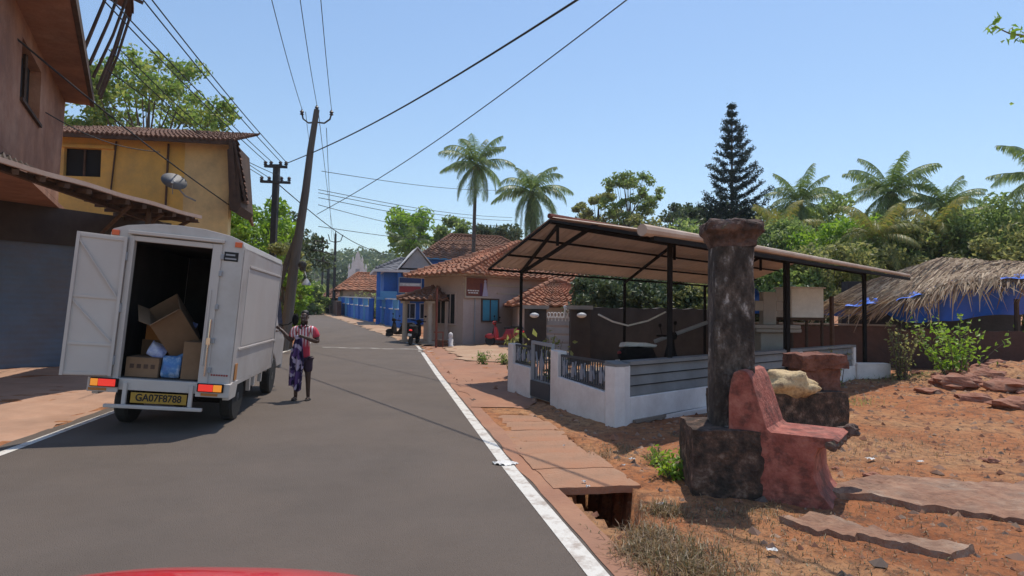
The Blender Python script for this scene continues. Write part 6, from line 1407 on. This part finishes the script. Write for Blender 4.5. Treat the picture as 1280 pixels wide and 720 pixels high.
# trees -------------------------------------------------------------
q = P(186,140,27); tree('leafy_tree', 'pale leafy tree rising above the yellow house roof', V3((q.x,27,0)), (q.x,27,q.z+.0), (4.1,3.2,3.0), 105, 110, .25, 'pale', 101, .15, clr=.20, shell=.6, limbs=50)
q = P(318,290,30); tree('leafy_tree', 'bright green tree between the yellow house and the crossarm pole', V3((q.x,30,0)), (q.x,30,q.z-.4), (2.2,2.2,2.3), 22, 200, .30, 'bright', 102, .2)
q = P(352,318,34); tree('leafy_tree', 'dark layered tree behind the crossarm pole', V3((q.x,34,0)), (q.x,34,q.z), (2.6,2.4,2.6), 20, 180, .30, 'dark', 103, .2)
q = P(364,372,21.8); tree('roadside_bush', 'yellow-green bush at the foot of the leaning pole', V3((q.x+.0,21.8,0)), (q.x+.05,21.8,1.75), (.62,.8,1.35), 26, 120, .15, 'bright', 104, .06, cat='bush')
q = P(352,340,23); tree('roadside_bush', 'tall olive creeper bush behind the pole strut', V3((q.x,23.2,0)), (q.x,23.2,2.6), (.8,.8,2.1), 24, 120, .2, 'olive', 105, .08, cat='bush')
for i, (px, py, Y, r, lm) in enumerate(((392,378,75,(4,4,2.6),'mid'),(372,372,60,(3,3,2.6),'mid'),(412,378,92,(5,5,2.6),'olive'),(432,362,112,(6,5,4),'dark'),(462,362,114,(6,5,4),'dark'),(398,382,68,(3,3,1.6),'bright'))):
    q = P(px,py,Y); tree('hillside_tree', 'rounded green tree on the slope beyond the road bend', V3((q.x,Y,1.5)), q, r, 26, 110, .7, lm, 110+i, .25, group='trees beyond the road bend')
q = P(515,300,58); palm('short green palm behind the blue house gable', V3((q.x,58,1)), V3((q.x,58,q.z-.4)), 3.0, 7, 'palm', 20)
q = P(514,292,60); tree('leafy_tree', 'bright green tree above the blue house gable', V3((q.x+.5,60,1)), (q.x+.3,60,q.z), (3.2,3,2.6), 24, 120, .5, 'bright', 120, .25)
q = P(566,297,60); tree('leafy_tree', 'dark green tree behind the brown roof left of the tall palm', V3((q.x,60,1)), (q.x,60,q.z-.3), (3.2,3,2.2), 22, 120, .5, 'mid', 121, .25)
q = P(620,295,58); tree('leafy_tree', 'dark green tree behind the brown roof between the two palms', V3((q.x,58,1)), (q.x,58,q.z-.5), (4,3,2.2), 22, 120, .5, 'dark', 122, .25)
q = P(595,206,46); palm('tallest coconut palm rising behind the brown roof', V3((q.x-.1,46,.5)), q, 3.3, 11, 'palm', 30, .17, droop=1.05)
q = P(664,240,43); palm('thick-crowned coconut palm right of the tallest palm', V3((q.x+.4,43,.4)), q, 3.3, 12, 'palm', 34, .30, lo=-1.35, droop=1.15)
q = P(783,250,46); tree('leafy_tree', 'open branching tree above the pavilion roof', V3((q.x,46,.4)), (q.x+.3,46,q.z), (2.6,2.2,2.7), 50, 110, .26, 'mid', 123, .14, clr=.21, shell=.6, limbs=30)
q = P(748,262,48); tree('leafy_tree', 'small olive tree left of the open branching tree', V3((q.x,48,.4)), (q.x,48,q.z), (2.1,2,1.9), 18, 170, .30, 'olive', 124, .2, clr=.28)
q = P(800,288,44); tree('leafy_tree', 'low bushy tree directly above the pavilion ridge', V3((q.x,44,.4)), (q.x,44,q.z-1), (5.5,2.5,1.9), 30, 150, .35, 'olive', 125, .2)
q = P(850,268,46); tree('leafy_tree', 'pale thin tree left of the norfolk pine', V3((q.x,46,.4)), (q.x,46,q.z-.6), (2.2,2,1.8), 16, 100, .35, 'dark', 126, .2)
b_ = P(915,300,38); conifer('tall dark tiered norfolk pine above the mouldy pillar', V3((b_.x,38,.3)), P(916,131,38).z-.3, 2.5, 5)
q = P(905,285,40); tree('leafy_tree', 'very dark rounded tree at the foot of the norfolk pine', V3((q.x,40,.4)), (q.x,40,q.z-.6), (3.6,2.5,2.6), 30, 170, .32, 'dark', 127, .2)
q = P(1000,252,34); palm('coconut palm right of the norfolk pine', V3((q.x,34,.3)), q, 2.5, 13, 'palm', 26, .16, lo=-.9)
q = P(975,290,30); palm('low yellow-green palm below the palm beside the pine', V3((q.x,30,.3)), q, 2.2, 14, 'palmy', 18, .14, lo=-.6)
q = P(1113,240,28); palm('larger coconut palm above the thatched hut', V3((q.x,28,.3)), q, 2.3, 15, 'palm', 32, .22, lo=-1.3)
q = P(1182,255,27); palm('smaller coconut palm right of the larger one above the hut', V3((q.x,27,.3)), q, 1.9, 16, 'palm', 24, .12, lo=-.7)
q = P(1175,290,25); palm('drooping yellowed palm behind the hut roof', V3((q.x,25,.3)), q, 2.2, 17, 'palmy', 16, .10, lo=-.3, droop=1.3)
q = P(1095,295,25); palm('drooping palm with dark arching fronds left of the yellowed one', V3((q.x,25,.3)), q, 2.2, 18, 'palmy', 16, .10, lo=-.3, droop=1.2)
q = P(1306,222,20); palm('palm at the right edge whose fronds reach into the picture', V3((q.x,20,.3)), q, 1.9, 19, 'palm', 22, .14, lo=-1.0)
specs = [(880,318,30,(2.6,2.2,2.0),'mid'),(945,318,29,(2.8,2.2,1.9),'dark'),(1000,312,28,(2.8,2.2,1.9),'mid'),(1055,310,27,(2.6,2.2,2.0),'bright'),(1100,322,26,(2.6,2.2,1.8),'mid'),(1150,320,25,(2.6,2.2,1.8),'olive'),(1205,312,25,(2.6,2.2,2.0),'mid'),(1255,300,24,(2.4,2.2,2.2),'mid'),
 (1035,340,24,(2.2,1.8,1.5),'olive'),(970,350,24,(2.4,1.8,1.5),'mid'),(905,355,25,(2.4,1.8,1.6),'dark'),(840,345,26,(2.6,1.8,1.9),'dark'),(780,345,27,(2.6,1.8,1.9),'dark'),(1275,335,22,(2.0,1.8,1.8),'olive'),(1310,300,23,(2.4,2,2.6),'mid'),(830,370,22,(2.2,1.2,1.3),'dark'),(870,378,21.5,(1.6,1.2,1.1),'olive'),(765,368,23,(1.8,1.2,1.2),'dark'),(930,380,21.5,(1.6,1.2,1.0),'dark'),(1000,382,21,(1.6,1.2,1.0),'dark'),(1230,290,34,(3.5,3,2.2),'dark'),(1050,283,36,(4.5,3,2.2),'mid'),(960,300,36,(3.5,3,2.2),'olive')]
for i, (px, py, Y, r, lm) in enumerate(specs):
    q = P(px,py+10,Y); tree('bushy_tree', 'dense leafy tree in the green thicket behind the pavilion and hut', V3((q.x,Y,.2)), (q.x,Y,q.z), r, 34, 200, .21 if Y < 30 else .3, lm, 140+i, .12, group='thicket trees on the right', limbs=8, clr=.36)
# lower trunks / undergrowth of the thicket
# overhanging branch at the top right corner
ob = thing('overhanging_tree', 'tree outside the right edge with one leafy twig reaching into the top right corner', 'tree', (9.2,7.6,0))
m = MB(); tw = P(1243,33,7.0); tj = P(1262,42,7.0); te = P(1300,48,7.0)
m.tube([(9.2,7.6,-.2),(9.0,7.5,2.5),(8.9,7.4,5)], [.16,.13,.08], 8); m.tube([(8.95,7.42,4.4),te,tj,tw], [.05,.02,.008,.005], 6); m.build('trunk', MT['trunk'], ob)
rg = np.random.default_rng(9); C_ = np.concatenate([rg.normal(size=(16,3))*.045+np.array(tw), rg.normal(size=(22,3))*.06+np.array(P(1272,40,7.0)), rg.normal(size=(60,3))*.2+np.array(te)+np.array([.35,0,0]), rg.normal(size=(900,3))*np.array([.7,.7,.5])+np.array([9.3,7.6,5.4])])
V, Q = leafq(C_, .11, .5, rg); np_build('crown', V, Q, LM['bright'], ob)
# ================================================================== the red car whose bonnet carries the camera
cx = -.72; cm = thing('red_car', 'red car bonnet edge just visible at the bottom of the picture', 'car', (cx,.2,0))
def bon(u, v):
    x = (u-.5)*1.5; y = .35+1.28*v; z = .985-.10*v-.13*(2*abs(u-.5))**2.6-.24*max(0,v-.8)**1.5*3 ; return V3((cx+x*(1-.10*v), y, z))
zr = P(300,709,1.63).z
def bonz(p): return p
m = MB(); 
dz_ = zr-bon(.55,1).z
m.grid(lambda u, v: bon(u,v)+V3((0,0,dz_)), 30, 16); m.build('bonnet', MT['carred'], cm, smooth=True)
m = MB()
for s in (-1,1):
    m.hexa([(cx+s*.76,-.6,.25),(cx+s*.76,1.5,.25),(cx+s*.70,1.5,.25),(cx+s*.70,-.6,.25)], [(cx+s*.76,-.6,.86+dz_),(cx+s*.70,1.5,.74+dz_),(cx+s*.62,1.5,.77+dz_),(cx+s*.68,-.6,.90+dz_)])
m.grid(lambda u, v: V3((cx+(u-.5)*1.34, 1.6+.1*math.sin(math.pi*u)*(1-v)+.0, .25+(.50+dz_)*v)), 16, 4); m.build('front_body', MT['carred'], cm)
for s in (-1,1):
    m = MB(); m.ball((cx+s*.5,1.58,.6+dz_),(.15,.08,.07),12,8); m.build('headlight', MT['chrome'], cm, smooth=True)
    m = MB(); m.lathe([(.18,-.09),(.28,-.09),(.29,0),(.28,.09),(.18,.09)], (cx+s*.66,1.0,.29), 20, ax='x'); w_ = m.build('wheel', MT['rubber'], cm)
# ================================================================== haze
hm = bpy.data.materials.new('haze'); hm.use_nodes = True; nt = hm.node_tree; nt.nodes.remove(nt.nodes['Principled BSDF'])
pv_ = nt.nodes.new('ShaderNodeVolumePrincipled'); pv_.inputs['Color'].default_value = (.72,.80,.90,1); pv_.inputs['Density'].default_value = .0005; pv_.inputs['Anisotropy'].default_value = .3
nt.links.new(pv_.outputs[0], nt.nodes['Material Output'].inputs['Volume'])
m = MB(); m.box(-420,620,-60,520,-4,90); hz_ = m.build('haze', hm); hz_['kind'] = 'stuff'; hz_['label'] = 'thin pale air haze over the whole place'; hz_['category'] = 'haze'
# ================================================================== light
SD = V3((.16,.30,.94)).normalized(); el = math.asin(SD.z); az = math.atan2(SD.x, SD.y)
sd = bpy.data.lights.new('sun', 'SUN'); sd.energy = 3.7; sd.angle = R(.55); sd.color = (1,.93,.82); so_ = bpy.data.objects.new('sun', sd); COL.objects.link(so_)
so_.rotation_euler = SD.to_track_quat('Z', 'Y').to_euler(); so_.location = (0,0,50)
w = bpy.data.worlds.new('World'); sc.world = w; w.use_nodes = True; nt = w.node_tree; bg = nt.nodes['Background']
sky = nt.nodes.new('ShaderNodeTexSky'); sky.sky_type = 'NISHITA'; sky.sun_disc = False; sky.sun_elevation = el; sky.sun_rotation = az; sky.altitude = 10; sky.air_density = 1.3; sky.dust_density = .3; sky.ozone_density = 3.5
nt.links.new(sky.outputs[0], bg.inputs[0]); bg.inputs[1].default_value = .15
sc.view_settings.view_transform = 'Standard'; sc.view_settings.look = 'None'; sc.view_settings.gamma = 1; sc.view_settings.use_curve_mapping = False; sc.view_settings.exposure = 0.05
sc.cycles.max_bounces = 6; sc.cycles.transparent_max_bounces = 8
